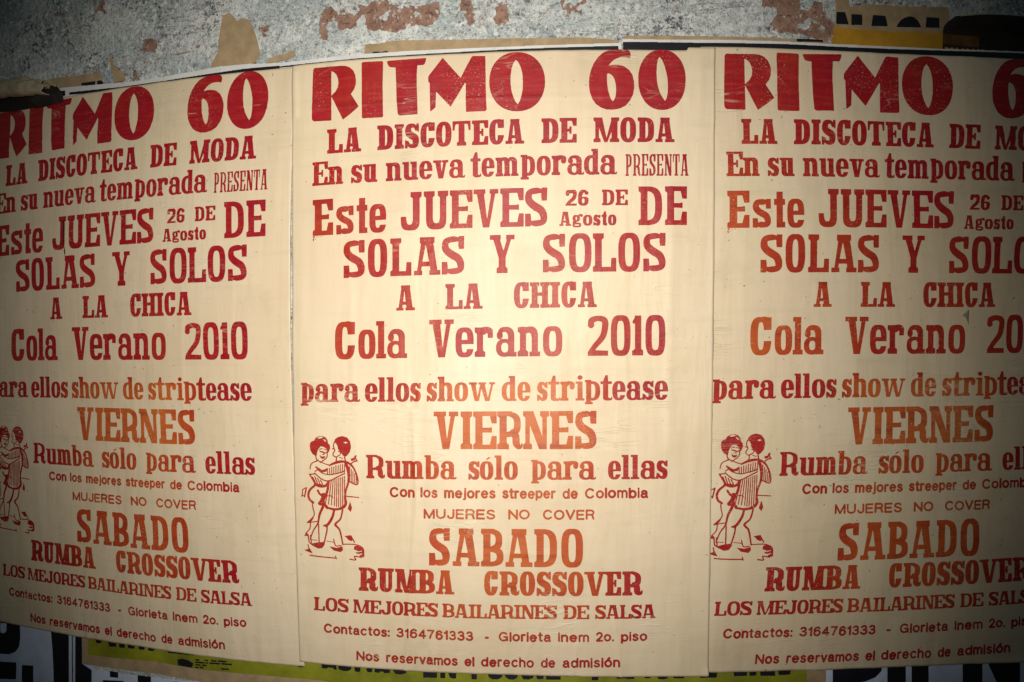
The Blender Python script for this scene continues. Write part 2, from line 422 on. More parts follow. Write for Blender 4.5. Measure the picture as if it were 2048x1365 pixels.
# ---------------------------------------------------------------- plain monoline face for the small lines
def _arc(cx, cy, rx, ry, a0, a1, n=14):
    return [(cx + rx * math.cos(math.radians(a)), cy + ry * math.sin(math.radians(a))) for a in np.linspace(a0, a1, n)]
def _sans_glyph(c):
    """(advance width, strokes) in cap heights; x-height .72"""
    X = .73; A = _arc
    o = lambda w, h=X, x=0: A(x + w / 2, h / 2, w / 2, h / 2, 0, 360, 26)
    G = {
     'C': (.80, [A(.42, .5, .40, .5, 42, 318, 24)]), 'G': (.86, [A(.43, .5, .41, .5, 42, 330, 24), [(.82, .03), (.82, .46), (.50, .46)]]),
     'O': (.86, [o(.86, 1)]), 'M': (.86, [[(0, 0), (0, 1), (.43, 0), (.86, 1), (.86, 0)]]), 'N': (.74, [[(0, 0), (0, 1), (.74, 0), (.74, 1)]]),
     'U': (.72, [[(0, 1), (0, .36)] + A(.36, .36, .36, .36, 180, 360) + [(.72, .36), (.72, 1)]]), 'J': (.52, [[(.52, 1), (.52, .27)] + A(.27, .27, .25, .27, 0, -180, 10)]),
     'E': (.62, [[(.62, 0), (0, 0), (0, 1), (.62, 1)], [(0, .52), (.56, .52)]]), 'V': (.76, [[(0, 1), (.38, 0), (.76, 1)]]), 'I': (.0, [[(0, 0), (0, 1)]]),
     'R': (.70, [[(0, 0), (0, 1), (.42, 1)] + A(.42, .745, .26, .255, 90, -90, 12) + [(0, .49)], [(.40, .49), (.58, .40), (.63, .12), (.68, 0)]]),
     'S': (.70, [A(.35, .74, .30, .26, 25, 180, 12) + [(.08, .64), (.35, .52), (.62, .42)] + A(.35, .27, .32, .27, 15, -165, 14)]),
     'o': (.60, [o(.60)]), 'ó': (.60, [o(.60), [(.28, .86), (.42, 1.04)]]), 'e': (.60, [[(.03, .38), (.58, .38)] + A(.30, X / 2, .29, X / 2, 5, 315, 22)]),
     'c': (.56, [A(.30, X / 2, .29, X / 2, 45, 315, 20)]), 'n': (.50, [[(0, 0), (0, X)], [(0, .45)] + A(.25, .47, .25, .26, 160, 0, 10) + [(.50, 0)]]),
     'h': (.50, [[(0, 0), (0, 1)], [(0, .45)] + A(.25, .47, .25, .26, 160, 0, 10) + [(.50, 0)]]), 'r': (.30, [[(0, 0), (0, X)], [(0, .42)] + A(.24, .46, .24, .27, 165, 75, 8)]),
     'm': (.84, [[(0, 0), (0, X)], [(0, .47)] + A(.21, .49, .21, .24, 160, 0, 10) + [(.42, 0)], [(.42, .47)] + A(.63, .49, .21, .24, 160, 0, 10) + [(.84, 0)]]),
     'l': (.0, [[(0, 0), (0, 1)]]), 'i': (.0, [[(0, 0), (0, X)], [(0, .96), (0, 1.0)]]), 'j': (.12, [[(.12, X), (.12, -.12), (.06, -.24), (-.04, -.24)], [(.12, .96), (.12, 1.0)]]),
     't': (.30, [[(.12, .96), (.12, .12), (.18, .01), (.30, .01)], [(-.02, .71), (.30, .71)]]), 'd': (.58, [o(.56), [(.58, 0), (.58, 1)]]), 'b': (.58, [o(.56, X, .02), [(0, 0), (0, 1)]]),
     'p': (.58, [o(.56, X, .02), [(0, -.26), (0, X)]]), 'v': (.52, [[(0, X), (.26, 0), (.52, X)]]),
     's': (.50, [A(.25, .55, .21, .18, 25, 180, 10) + [(.08, .47), (.25, .38), (.42, .31)] + A(.25, .19, .23, .19, 15, -165, 12)]),
     'a': (.54, [A(.26, .53, .22, .20, 160, 0, 10) + [(.48, .10), (.54, .0)], [(.48, .42), (.22, .39)] + A(.20, .20, .20, .20, 95, 290, 12) + [(.42, .10), (.48, .20)]]),
     '0': (.60, [o(.60, 1)]), '1': (.22, [[(0, .76), (.14, .82), (.22, 1), (.22, 0)]]), '2': (.56, [A(.28, .72, .26, .28, 170, -30, 12) + [(.30, .30), (.06, .10), (.0, .0), (.58, .0)]]),
     '3': (.58, [A(.28, .75, .24, .25, 155, -75, 12), [(.24, .52)] + A(.28, .26, .29, .26, 85, -160, 14)]), '4': (.60, [[(.44, 0), (.44, 1), (.0, .28), (.62, .28)]]),
     '6': (.58, [A(.30, .31, .28, .31, 0, 360, 22), [(.03, .34), (.03, .60)] + A(.31, .68, .27, .32, 165, 35, 10)]), '7': (.56, [[(0, .99), (.58, .99), (.34, .52), (.20, 0)]]),
     '-': (.30, [[(0, .34), (.30, .34)]]), ':': (.0, [[(0, .03), (0, .06)], [(0, .62), (0, .65)]]), '.': (.0, [[(0, .02), (0, .05)]]),
    }
    return G[c]
def sans(cv, txt, xa, xb, base, cap, sw=.098):
    sp = .30; r = sw * cap
    ws = [_sans_glyph(c)[0] for c in txt]
    k = (xb - xa - 2 * r) / (sum(ws) + sp * (len(txt) - 1)) if (sum(ws) + len(txt) - 1) > 0 else 1
    x = xa + r; rs = np.random.RandomState(sum(map(ord, txt)))
    inner = cap - 2 * r
    for c, w in zip(txt, ws):
        st = _sans_glyph(c)[1]; g = Gl(-8, -cap * .5, w * k + 8, cap * 1.4)
        rr = r * rs.uniform(.92, 1.12)
        for p in st: g.stroke([(a * k, b * inner + r) for a, b in p], rr, smooth=False)
        cv.paste(g, x, base + rs.uniform(-.5, .5)); x += (w + sp) * k
# ---------------------------------------------------------------- the printed sheet, in print coordinates
# baselines of the middle poster as they run across the picture: gives the bow that straightens the print
BASE = {
 'ritmo': [(624,242),(745,236),(815,230),(951,224),(1031,220),(1222,217),(1325,217)],
 'disco': [(654.5,308.3),(721.5,302.8),(754.5,300),(976,290.7),(1047,289),(1083,287.4),(1152.7,286.3),(1189,285.2),(1348,284.5)],
 'ensu': [(626,373.2),(686,370),(754,365.5),(772,362.6),(928,354),(1036,351),(1230.7,350)],
 'este': [(626,472),(760,465),(821,460.5),(902.7,455.6),(944.5,453.4),(1047,454),(1118.6,451.8),(1277,451.8),(1373.5,451.8)],
 'solas': [(690,558.4),(781,553.5),(855,550.7),(886,549.2),(993.5,546.5),(1087,543.9),(1189,543.5),(1288,543.4)],
 'chica': [(793,622),(891,619.3),(964,618.8),(1065,615.3),(1193,615.3)],
 'cola': [(681,719),(753,717.8),(813,717.3),(885,716),(1020,714),(1080,713.4),(1176,711.2),(1310,709)],
 'para': [(718,802.8),(756,803.6),(876,803.8),(1033,802.8),(1240,801.5),(1323,800.6)],
 'viernes': [(883,898.6),(943,899),(1044,899),(1151,899),(1044,899)],
 'rumba': [(733.6,954.9),(830,958.5),(870,960),(938,959.3),(1010,960.3),(1189,960),(1330,958.5)],
 'con': [(790,995),(842,995.5),(888,997),(1005,998),(1130,998),(1296,997)],
 'mujeres': [(848,1036.4),(990,1040),(1017,1041),(1189,1039.5)],
 'sabado': [(860,1130.9),(905,1131.5),(963,1134),(1064,1134.8),(1113,1135)],
 'cross': [(719,1180.5),(790,1184.5),(870,1187.8),(908.7,1189.1),(990,1192.5),(1100,1193),(1211,1192),(1275,1191)],
 'los': [(630,1220.5),(707.7,1226.6),(870,1233.4),(885,1234.8),(1113,1239),(1128,1239),(1311,1236.9)],
 'cont': [(655,1266),(770,1274),(940,1282),(1080,1285),(1170,1285),(1290,1281.5)],
 'nos': [(713,1321),(770,1325.5),(916,1332),(949,1335),(1060,1336.5),(1240,1334)],
}
def _bow():
    names = list(BASE); rows = []; rhs = []
    for k, nm in enumerate(names):
        for x, y in BASE[nm]:
            u, v = (x - 1180) / 500., (y - 700) / 600.
            r = np.zeros(len(names) + 9); r[k] = 1
            r[len(names):] = [u, u * u, u ** 3, u * v, u * u * v, u ** 3 * v, u * v * v, u * u * v * v, u * v ** 3]
            rows.append(r); rhs.append(y)
    A = np.array(rows); b = np.array(rhs)
    A2 = np.vstack([A, np.hstack([np.zeros((9, len(names))), np.eye(9) * .25])]); b2 = np.concatenate([b, np.zeros(9)])
    s = np.linalg.lstsq(A2, b2, rcond=None)[0]
    return dict(zip(names, s)), s[len(names):], A @ s - b
BL, BOWC, _res = _bow()
def canon(p):
    """middle-poster picture point -> print coordinates"""
    p = np.atleast_2d(np.asarray(p, float)); u, v = (p[:, 0] - 1180) / 500., (p[:, 1] - 700) / 600.
    M = np.stack([u, u * u, u ** 3, u * v, u * u * v, u ** 3 * v, u * v * v, u * u * v * v, u * v ** 3], 1)
    return np.stack([p[:, 0], p[:, 1] - M @ BOWC], 1)
def zz(ox, oy, k, pts):
    return [(ox + k * a, oy + k * b) for a, b in pts]

LINES = []      # (part name, label, [canvases])
def line(name, label, cv, lv=.5): LINES.append((name, label, cv, lv))

def traced(cv, pts, op=1):
    c = canon(pts); g = Gl(c[:, 0].min() - 2, -c[:, 1].max() - 2, c[:, 0].max() + 2, -c[:, 1].min() + 2)
    g.poly([(x, -y) for x, y in c]); return g

def build_lines(sans):
    Z2 = lambda pts: zz(560, 60, .2197, pts); Z3 = lambda pts: zz(1000, 60, .2197, pts)
    # --- headline, traced letters
    cv = Canvas(610, BL['ritmo'] - 125, 1385, BL['ritmo'] + 12)
    def add(outer, holes=()):
        c = canon(outer); g = Gl(c[:, 0].min() - 2, -c[:, 1].max() - 2, c[:, 0].max() + 2, -c[:, 1].min() + 2)
        g.poly([(x, -y) for x, y in c])
        for h in holes: g.poly([(x, -y) for x, y in canon(h)], -1)
        cv.paste(g, 0, 0)
    add(Z2([(305,352),(318,343),(440,333),(560,322),(600,325),(635,338),(668,368),(686,410),(692,450),(690,495),(675,540),(645,582),(718,695),(645,760),(572,817),(535,745),(500,670),(466,605),(466,825),(400,829),(310,834),(292,822),(287,800),(292,600),(297,450),(300,365)]),
        [Z2([(466,372),(490,383),(512,405),(527,440),(531,480),(524,520),(505,557),(466,598)])])
    add(Z2([(743,303),(752,291),(850,286),(930,283),(941,292),(938,400),(935,520),(937,650),(939,788),(928,797),(850,801),(755,806),(745,797),(744,600),(745,450)]))
    add(Z2([(973,287),(985,281),(1100,270),(1220,261),(1331,252),(1327,280),(1318,305),(1306,318),(1250,321),(1246,400),(1246,520),(1250,650),(1252,768),(1170,772),(1092,780),(1072,768),(1062,650),(1058,500),(1053,342),(1010,340),(992,332),(982,312)]))
    add(Z2([(1348,432),(1360,408),(1480,252),(1560,342),(1645,437),(1690,345),(1745,242),(1760,237),(1868,238),(1871,300),(1872,500),(1876,620),(1881,722),(1876,735),(1860,742),(1780,745),(1693,748),(1690,640),(1690,487),(1680,487),(1620,590),(1552,700),(1490,635),(1420,562),(1418,640),(1415,705),(1392,725),(1366,743),(1364,620),(1362,485),(1350,472)]))
    def ell(cx, cy, rx, ry, n=2.15, k=40):
        return [(cx + rx * np.sign(np.cos(a)) * abs(np.cos(a)) ** (2 / n), cy + ry * np.sign(np.sin(a)) * abs(np.sin(a)) ** (2 / n)) for a in np.linspace(0, 2 * math.pi, k, endpoint=False)]
    add(Z3(ell(156, 475, 254, 270)), [Z3([(145,276),(168,300),(187,340),(202,395),(208,460),(206,540),(195,600),(180,650),(162,680),(140,655),(120,610),(104,555),(96,495),(96,420),(106,350),(122,305)])])
    add(Z3([(1160,187),(1178,195),(1188,215),(1190,240),(1182,264),(1150,256),(1110,255),(1070,262),(1035,280),(1005,308),(988,330),(1035,322),(1080,324),(1130,337),(1175,370),(1205,415),(1220,470),(1222,530),(1212,590),(1185,645),(1145,692),(1090,720),(1030,731),(970,729),(915,710),(870,678),(838,630),(818,575),(809,510),(812,440),(826,375),(852,310),(890,255),(935,214),(985,192),(1040,184),(1100,182)]),
        [Z3([(980,400),(1003,407),(1025,425),(1042,455),(1053,500),(1057,550),(1053,600),(1042,635),(1028,652),(1012,638),(996,600),(983,550),(976,500),(973,450),(974,415)])])
    add(Z3(ell(1474, 455, 217, 275)), [Z3([(1452,246),(1475,275),(1497,325),(1513,385),(1525,445),(1529,510),(1527,570),(1517,620),(1502,648),(1478,615),(1455,570),(1438,515),(1428,455),(1425,390),(1429,320),(1438,270)])])
    line('headline', 'largest red lettering across the top of the sheet', cv)
    # --- LA DISCOTECA DE MODA
    b = BL['disco']; H = 49.5; cv = Canvas(640, b - 60, 1360, b + 10); hv = (.245, .125, True)
    z = lambda *e: [(560 + .2197 * a, 560 + .2197 * c) for a, c in e]; y = lambda *e: [(1000 + .2197 * a, 1000 + .2197 * c) for a, c in e]
    cv.word('LA', 0, 0, b, H, *hv, z((428, 572), (580, 738)))
    cv.word('DISCOTE', 0, 0, b, H, *hv, z((885, 1030), (1043, 1127), (1138, 1265), (1278, 1408), (1420, 1562), (1572, 1735), (1748, 1897)))
    cv.word('C', 0, 0, b, H, *hv, [(978.5, 1008)])
    cv.word('ADEMODA', 0, 0, b, H, *hv, y((50, 220), (378, 532), (543, 698), (852, 1083), (1093, 1238), (1253, 1403), (1415, 1588)))
    line('print_line', 'second line, LA DISCOTECA DE MODA', cv)
    # --- En su nueva temporada PRESENTA
    b = BL['ensu']; H = 49; cv = Canvas(615, b - 62, 1385, b + 18); hv = (.208, .10, True)
    cv.word('E', 0, 0, b, H, *hv, [(625, 656)]); cv.word('n', 0, 0, b, H, *hv, [(656, 687)])
    cv.word('su', 702.5, 754.5, b, H, *hv); cv.word('nueva', 771.5, 928.5, b, H, *hv)
    cv.word('tem', 941, 1037, b, H * 1.02, *hv)
    cv.word('porada', 0, 0, b, H * 1.05, *hv, y((188, 320), (333, 462), (470, 603), (612, 757), (763, 905), (913, 1058)))
    cv.word('PRESENTA', 1251, 1377, b + 3, 43.5, .10, .065, False, gap=2.)
    line('print_line', 'third line, En su nueva temporada PRESENTA', cv)
    # --- Este JUEVES 26 DE Agosto DE
    b = BL['este']; cv = Canvas(615, b - 90, 1385, b + 14); md = (.178, .125, False)
    cv.word('Este', 0, 0, b + 2, 74.5, .19, .13, False, z((300, 487), (515, 672), (700, 797), (815, 968)))
    cv.word('JUEV', 0, 0, b, 77, *md, z((1100, 1290), (1310, 1533), (1545, 1752), (1763, 1988)))
    cv.word('ESDE', 0, 0, b, 77.5, *md, y((2, 215), (228, 430), (1262, 1475), (1502, 1702)))
    cv.word('26DE', 0, 0, b - 40, 31.5, .25, .13, True, y((597, 698), (710, 806), (928, 1040), (1053, 1165)))
    cv.word('Agosto', 0, 0, b, 28.5, .25, .13, True, y((540, 648), (660, 745), (755, 842), (850, 915), (925, 972), (983, 1060)))
    line('print_line', 'fourth line, Este JUEVES 26 DE Agosto DE', cv)
    # --- SOLAS Y SOLOS
    b = BL['solas']; H = 77; cv = Canvas(680, b - 90, 1345, b + 10)
    cv.word('SOLAS', 0, 0, b, H, *md, z((580, 772), (800, 977), (1005, 1197), (1220, 1460), (1473, 1677)))
    cv.word('Y', 0, 0, b, H, *md, [(979.5, 1028.8)])
    cv.word('SOLOS', 0, 0, b, H, *md, y((390, 592), (627, 833), (845, 1058), (1077, 1276), (1305, 1506)))
    line('print_line', 'fifth line, SOLAS Y SOLOS', cv)
    # --- A LA CHICA
    b = BL['chica']; H = 51.5; cv = Canvas(780, b - 62, 1210, b + 10); hv = (.235, .12, True)
    cv.word('ALA', 0, 0, b, H, *hv, z((1058, 1227), (1505, 1662), (1670, 1842)))
    cv.word('CHICA', 0, 0, b, H, *hv, y((125, 262), (272, 452), (455, 548), (558, 693), (708, 882)))
    line('print_line', 'sixth line, A LA CHICA', cv)
    # --- Cola Verano 2010
    b = BL['cola']; H = 77; cv = Canvas(655, b - 90, 1345, b + 12); md = (.19, .125, False)
    cv.word('Cola', 0, 0, b, H, *md, z((497, 682), (712, 868), (875, 965), (975, 1155)))
    cv.word('Ver', 0, 0, b, H, *md, z((1358, 1582), (1595, 1762), (1772, 1938)))
    cv.word('a', 0, 0, b, H, *md, [(991.7, 1033)])
    cv.word('no', 0, 0, b, H, *md, y((160, 365), (390, 567)))
    cv.word('2010', 0, 0, b, 80, .158, .125, False, y((800, 984), (1008, 1188), (1203, 1302), (1323, 1504)))
    line('print_line', 'seventh line, Cola Verano 2010', cv)
    # --- para ellos show de striptease
    b = BL['para']; H = 50.5; cv = Canvas(592, b - 62, 1345, b + 18); hv = (.205, .09, True)
    cv.word('paraellosshow', 0, 0, b, H, *hv, z((187, 308), (318, 450), (458, 580), (585, 720), (773, 890), (893, 962), (970, 1045), (1053, 1178), (1186, 1282), (1336, 1428), (1435, 1582), (1586, 1712), (1720, 1957)))
    cv.word('destriptease', 0, 0, b, H, *hv, y((15, 150), (158, 277), (338, 433), (438, 542), (550, 680), (688, 768), (772, 912), (915, 1018), (1022, 1143), (1150, 1288), (1298, 1398), (1408, 1529)))
    line('print_line', 'eighth line, para ellos show de striptease, orange in its middle', cv)
    # --- VIERNES
    b = BL['viernes']; H = 76.5; cv = Canvas(855, b - 88, 1205, b + 10); md = (.19, .125, False)
    cv.word('VIE', 0, 0, b, H, *md, z((1400, 1622), (1645, 1748), (1758, 1972)))
    cv.word('R', 0, 0, b, H, *md, [(994.5, 1044)])
    cv.word('NES', 0, 0, b, H, *md, y((210, 445), (453, 665), (684, 878)))
    line('print_line', 'orange VIERNES line', cv)
    # --- Rumba solo para ellas
    b = BL['rumba']; H = 49; cv = Canvas(725, b - 64, 1345, b + 20); hv = (.21, .09, True)
    p = lambda *e: [(720 + .1709 * a, 720 + .1709 * c) for a, c in e]; r = lambda *e: [(1040 + .1709 * a, 1040 + .1709 * c) for a, c in e]
    cv.word('Rumba', 0, 0, b, H, *hv, p((75, 287), (300, 487), (492, 745), (755, 925), (942, 1118)))
    cv.word('sólo', 0, 0, b, H, *hv, p((1270, 1398), (1402, 1562), (1575, 1673), (1685, 1847)))
    cv.word('paraellas', 0, 0, b, H, *hv, r((130, 302), (320, 500), (510, 682), (690, 878), (1030, 1182), (1190, 1288), (1298, 1397), (1410, 1592), (1598, 1728)))
    line('print_line', 'line Rumba sólo para ellas, beside the dancers', cv)
    # --- SABADO
    b = BL['sabado']; H = 76; cv = Canvas(850, b - 88, 1175, b + 10); md = (.19, .125, False)
    cv.word('SABADO', 0, 0, b, H, *md, [(858.4, 899.6), (905.5, 959), (962, 1007), (1011, 1064.8), (1068.5, 1114), (1122.5, 1166)])
    line('print_line', 'orange-brown SABADO line', cv)
    # --- RUMBA CROSSOVER
    b = BL['cross']; H = 48.5; cv = Canvas(708, b - 60, 1295, b + 12); hv = (.26, .11, True)
    p = lambda *e: [(600 + .2051 * a, 600 + .2051 * c) for a, c in e]; r = lambda *e: [(1000 + .2051 * a, 1000 + .2051 * c) for a, c in e]
    cv.word('RUMBA', 0, 0, b, H, *hv, p((575, 757), (760, 917), (930, 1147), (1150, 1318), (1328, 1507)))
    cv.word('C', 0, 0, b, H, *hv, p((1795, 1928))); cv.word('R', 0, 0, b, H, *hv, [(999, 1037.5)])
    cv.word('OSSOVER', 0, 0, b, H, *hv, r((193, 342), (357, 497), (508, 652), (662, 815), (822, 1032), (1028, 1182), (1193, 1385)))
    line('print_line', 'line RUMBA CROSSOVER', cv)
    # --- LOS MEJORES BAILARINES DE SALSA
    b = BL['los']; H = 28; cv = Canvas(620, b - 36, 1320, b + 8); hv = (.245, .12, True)
    for w_, a, c in (('LOS', 628.7, 697.6), ('MEJORES', 707, 876), ('BAILARINES', 885, 1114), ('DE', 1127, 1178.5), ('SALSA', 1190.5, 1311)):
        cv.word(w_, a, c, b, H, *hv, gap=.6)
    line('print_line', 'line LOS MEJORES BAILARINES DE SALSA', cv)
    # --- sans lines
    def sl(label, b, words, cap, top=36, bot=14):
        cv = Canvas(words[0][1] - 6, b - top, words[-1][2] + 6, b + bot)
        for w_, a, c in words: sans(cv, w_, a, c, b, cap)
        line('small_print_line', label, cv, .40)
    sl('thin line Con los mejores streeper de Colombia', BL['con'], [('Con', 779, 829.5), ('los', 841, 875.5), ('mejores', 888.5, 991.7), ('streeper', 1004.5, 1111.4), ('de', 1125, 1156), ('Colombia', 1169.4, 1296.4)], 21.5)
    sl('thin line MUJERES NO COVER', BL['mujeres'], [('MUJERES', 847.3, 991), ('NO', 1016.5, 1059.5), ('COVER', 1085.3, 1189.5)], 20.5)
    sl('thin contact line with the telephone number', BL['cont'], [('Contactos:', 648, 779.5), ('3164761333', 792.8, 946.8), ('-', 969.5, 977.5), ('Glorieta', 996.9, 1101.6), ('Inem', 1116, 1178), ('2o.', 1191.8, 1228), ('piso', 1242, 1294.5)], 19.5)
    sl('thin last line Nos reservamos el derecho de admisión', BL['nos'], [('Nos', 713, 759), ('reservamos', 772.3, 916), ('el', 929, 948.7), ('derecho', 962, 1067.7), ('de', 1081.6, 1110.8), ('admisión', 1125, 1240)], 20)
    # --- line drawing of the dancing couple, traced
    cv = Canvas(598, 855, 735, 1152)
    K = .2198
    def D(pts):
        c = canon(zz(560, 840, K, pts)); return [(x, -y) for x, y in c]
    g = Gl(600, -1150, 733, -857)
    F = lambda *pts: g.poly(D(pts)); E = lambda *pts: g.poly(D(pts), -1)
    def T(w, *pts): g.stroke(D(pts), (np.asarray(w, float) * K * .80) if not np.isscalar(w) else w * K * .80)
    F((273,240),(276,212),(290,196),(312,190),(325,165),(350,150),(385,147),(415,158),(435,185),(440,213),(456,230),(459,260),(447,290),(434,303),(430,268),(402,247),(372,240),(350,268),(337,300),(331,332),(300,312),(280,280))
    E((343,168),(352,156),(375,152),(396,158),(386,166),(362,170)); E((392,172),(415,182),(425,200),(410,195))
    T(6, (335,300),(329,343),(352,372),(383,386)); T(6, (432,300),(431,332),(414,356),(392,372),(368,388)); T(6, (330,343),(338,372))
    F((362,318),(385,334),(414,328),(408,348),(390,356),(372,345)); T(5, (362,284),(380,292),(397,290)); T(8, (372,288),(388,292)); T(6, (402,296),(414,302),(428,292)); T(5, (362,270),(374,262),(390,264)); T(5, (403,265),(428,274)); T(5, (398,295),(402,314),(388,312))
    T(6, (340,374),(305,386),(283,408),(275,445)); T(6, (385,388),(420,402),(456,413)); T(10, (330,428),(352,448),(392,462),(432,446)); F((345,430),(395,462),(430,440),(425,470),(385,478),(350,455))
    T(6, (320,470),(345,455),(378,478),(415,492),(460,498),(505,490),(555,478),(592,462)); T(7, (318,484),(360,522),(408,550),(452,552),(510,526),(562,500),(590,488))
    T(8, (272,495),(300,540),(328,580),(392,592)); T(7, (272,495),(310,492)); T(6, (300,520),(325,570)); T(6, (320,515),(345,582)); T(6, (345,530),(368,586)); T(6, (370,545),(392,585))
    T(15, (322,582),(360,602),(408,602),(440,575)); T(14, (440,565),(438,620),(425,670),(398,730),(405,768))
    F((494,205),(505,175),(530,156),(570,147),(612,160),(640,195),(649,240),(640,290),(612,325),(590,337),(573,320),(562,300),(543,282),(530,264),(527,240),(512,212))
    E((578,206),(598,198),(622,206),(600,216))
    T(6, (496,204),(489,235),(496,262),(502,278),(486,305),(490,325),(513,336),(545,320)); T(6, (480,262),(498,266)); T(6, (535,285),(556,298),(552,312)); T(6, (517,338),(514,380)); T(5, (545,340),(575,350)); T(7, (590,338),(598,372))
    T([9,14,16,14,12,10,9,8,8,8], (452,414),(490,396),(540,382),(592,380),(640,402),(672,440),(698,500),(710,560),(696,590),(640,566))
    T([14,18,16,12,10,12,16,16,14,12], (600,392),(618,440),(628,500),(622,570),(602,640),(594,700),(600,762),(568,800),(500,813),(432,798)); T(16, (432,798),(408,772),(362,762),(375,740))
    for i in range(9): T(5, (432 + i * 20, 440 - i * 6 + (i % 2) * 4), (436 + i * 19, 488 - (i > 5) * 8))
    for i in range(5): T(5, (636 + i * 15, 425 + i * 22), (634 + i * 15, 560 + i * 4))
    for i in range(9): T(5.5, (452 + i * 17, 560 - i * 6), (440 + i * 19 - max(0, 3 - i) * 8, 760 + min(i, 4) * 7))
    T(6, (432,690),(470,692),(482,704))
    T(7, (640,412),(665,385),(700,372)); T(9, (652,358),(680,348),(692,328)); T(7, (684,332),(694,356),(705,376)); T(7, (655,368),(680,362))
    T(13, (318,596),(274,636),(260,680),(272,722),(304,750)); T(12, (345,642),(370,678),(402,672)); F((372,690),(400,672),(415,690),(395,720)); T(10, (402,680),(380,720),(360,765))
    T(6, (296,758),(302,800),(311,868),(250,932)); F((250,932),(290,890),(312,872),(300,905),(276,936)); T(6, (250,934),(345,922)); T(6, (278,938),(272,988),(236,1030))
    F((222,1052),(240,1022),(262,1040),(262,1058)); T(7, (258,1050),(268,1110),(288,1122)); T([16,13,9,7,7], (392,792),(362,860),(346,940),(305,1005),(278,1082)); T(7, (278,1050),(288,1112)); T(7, (352,940),(358,1112)); T(8, (432,965),(426,1022),(404,1118))
    F((278,1126),(330,1114),(402,1108),(413,1128),(388,1164),(350,1168),(300,1142)); T([12,14,16,10], (495,820),(480,880),(440,948),(402,962)); F((402,962),(445,940),(432,985)); T([9,9,13,10,8], (572,820),(552,900),(506,950),(545,1002),(575,1132))
    F((453,1148),(520,1162),(572,1148),(577,1180),(556,1202),(492,1186)); T(6, (490,1085),(510,1142),(558,1142)); T(4, (425,1100),(492,1112)); T(4, (290,1088),(340,1094)); T(6, (580,1130),(640,1130),(702,1136),(758,1168),(766,1240))
    F((680,1146),(715,1140),(764,1175),(764,1250),(720,1244),(735,1226),(690,1210),(712,1190),(676,1178)); E((700,1196),(748,1188),(750,1196),(704,1204)); E((716,1222),(750,1212),(752,1222),(722,1230))
    F((588,1056),(650,1048),(668,1082),(655,1104),(622,1090),(610,1072)); T(7, (668,1090),(680,1112)); T(7, (640,1266),(690,1272),(682,1240),(742,1250)); T(7, (274,1228),(350,1240),(516,1256)); T(6, (508,1236),(516,1262)); F((222,1180),(262,1172),(270,1160),(300,1212),(262,1200)); T(6, (258,1132),(266,1170))
    T(6, (208,632),(242,614)); T(8, (240,622),(224,698)); T(6, (196,692),(214,688)); T(6, (206,632),(204,690)); T(6, (600,694),(716,706)); F((640,744),(657,800),(645,838),(618,808))
    cv.paste(g, 0, 0)
    line('dancers_drawing', 'line drawing of a couple dancing closely', cv, .40)
    # --- printing slur under the E of Este
    cv = Canvas(618, 444, 650, 474); g = Gl(620, -474, 648, -444)
    for q in ([(626.5,474),(631,473.6),(630,476),(627,478)], [(626,479),(628.5,478.5),(628,484),(626.5,483)], [(633,474.5),(636,474),(635,476.5)], [(638,474),(643,473.6),(641,475.4)], [(630,479),(632,478),(631.5,481)], [(645,474.5),(647,474.2),(646,476)]):
        g.poly([(x, -y) for x, y in canon(q)])
    cv.paste(g, 0, 0)
    line('ink_smudge', 'small ragged smudge under the first capital of the fourth line', cv)
# ---------------------------------------------------------------- wall surface: arc length s, height h, offset off
def vnoise(x, y, seed=0):
    """smooth value noise in numpy, -1..1"""
    xi, yi = np.floor(x).astype(np.int64), np.floor(y).astype(np.int64); fx, fy = x - xi, y - yi
    def h(a, b):
        n = (a * 374761393 + b * 668265263 + seed * 982451653) & 0xffffffff
        n = ((n ^ (n >> 13)) * 1274126177) & 0xffffffff
        return ((n ^ (n >> 16)) & 0xffff) / 32767.5 - 1
    u, v = fx * fx * (3 - 2 * fx), fy * fy * (3 - 2 * fy)
    return (h(xi, yi) * (1 - u) + h(xi + 1, yi) * u) * (1 - v) + (h(xi, yi + 1) * (1 - u) + h(xi + 1, yi + 1) * u) * v
def relief(s, h):
    return .0012 * vnoise(s * 5 + 9, h * 5 + 3, 1) + .0005 * vnoise(s * 13, h * 11, 2)
def surf(s, h, off):
    """(s, h, off) -> world"""
    r = RAD + off + relief(s, h); a = s / RAD
    return np.stack([AXX + r * np.sin(a), DIST + RAD - r * np.cos(a), CAMZ + h], -1)
def to_wall(p, off=0.0):
    """photograph pixel -> (s, h) on the wall (offset off)"""
    p = np.atleast_2d(np.asarray(p, float))
    dx, dz = (p[:, 0] - CX) / FPX, -(p[:, 1] - CY) / FPX
    r = RAD + off; cy = DIST + RAD
    A = dx * dx + 1; B = -2 * (dx * AXX + cy); C = AXX ** 2 + cy ** 2 - r * r
    t = (-B - np.sqrt(np.maximum(B * B - 4 * A * C, 0))) / (2 * A)
    x, y = t * dx, t
    return np.stack([RAD * np.arctan2(x - AXX, cy - y), t * dz], 1)
PX = 0.00083                                   # metres per unit of the flat 'wall units' used for scraps
def wu(p, off=0.0):
    q = to_wall(p, off); return np.stack([q[:, 0] / PX, -q[:, 1] / PX], 1)

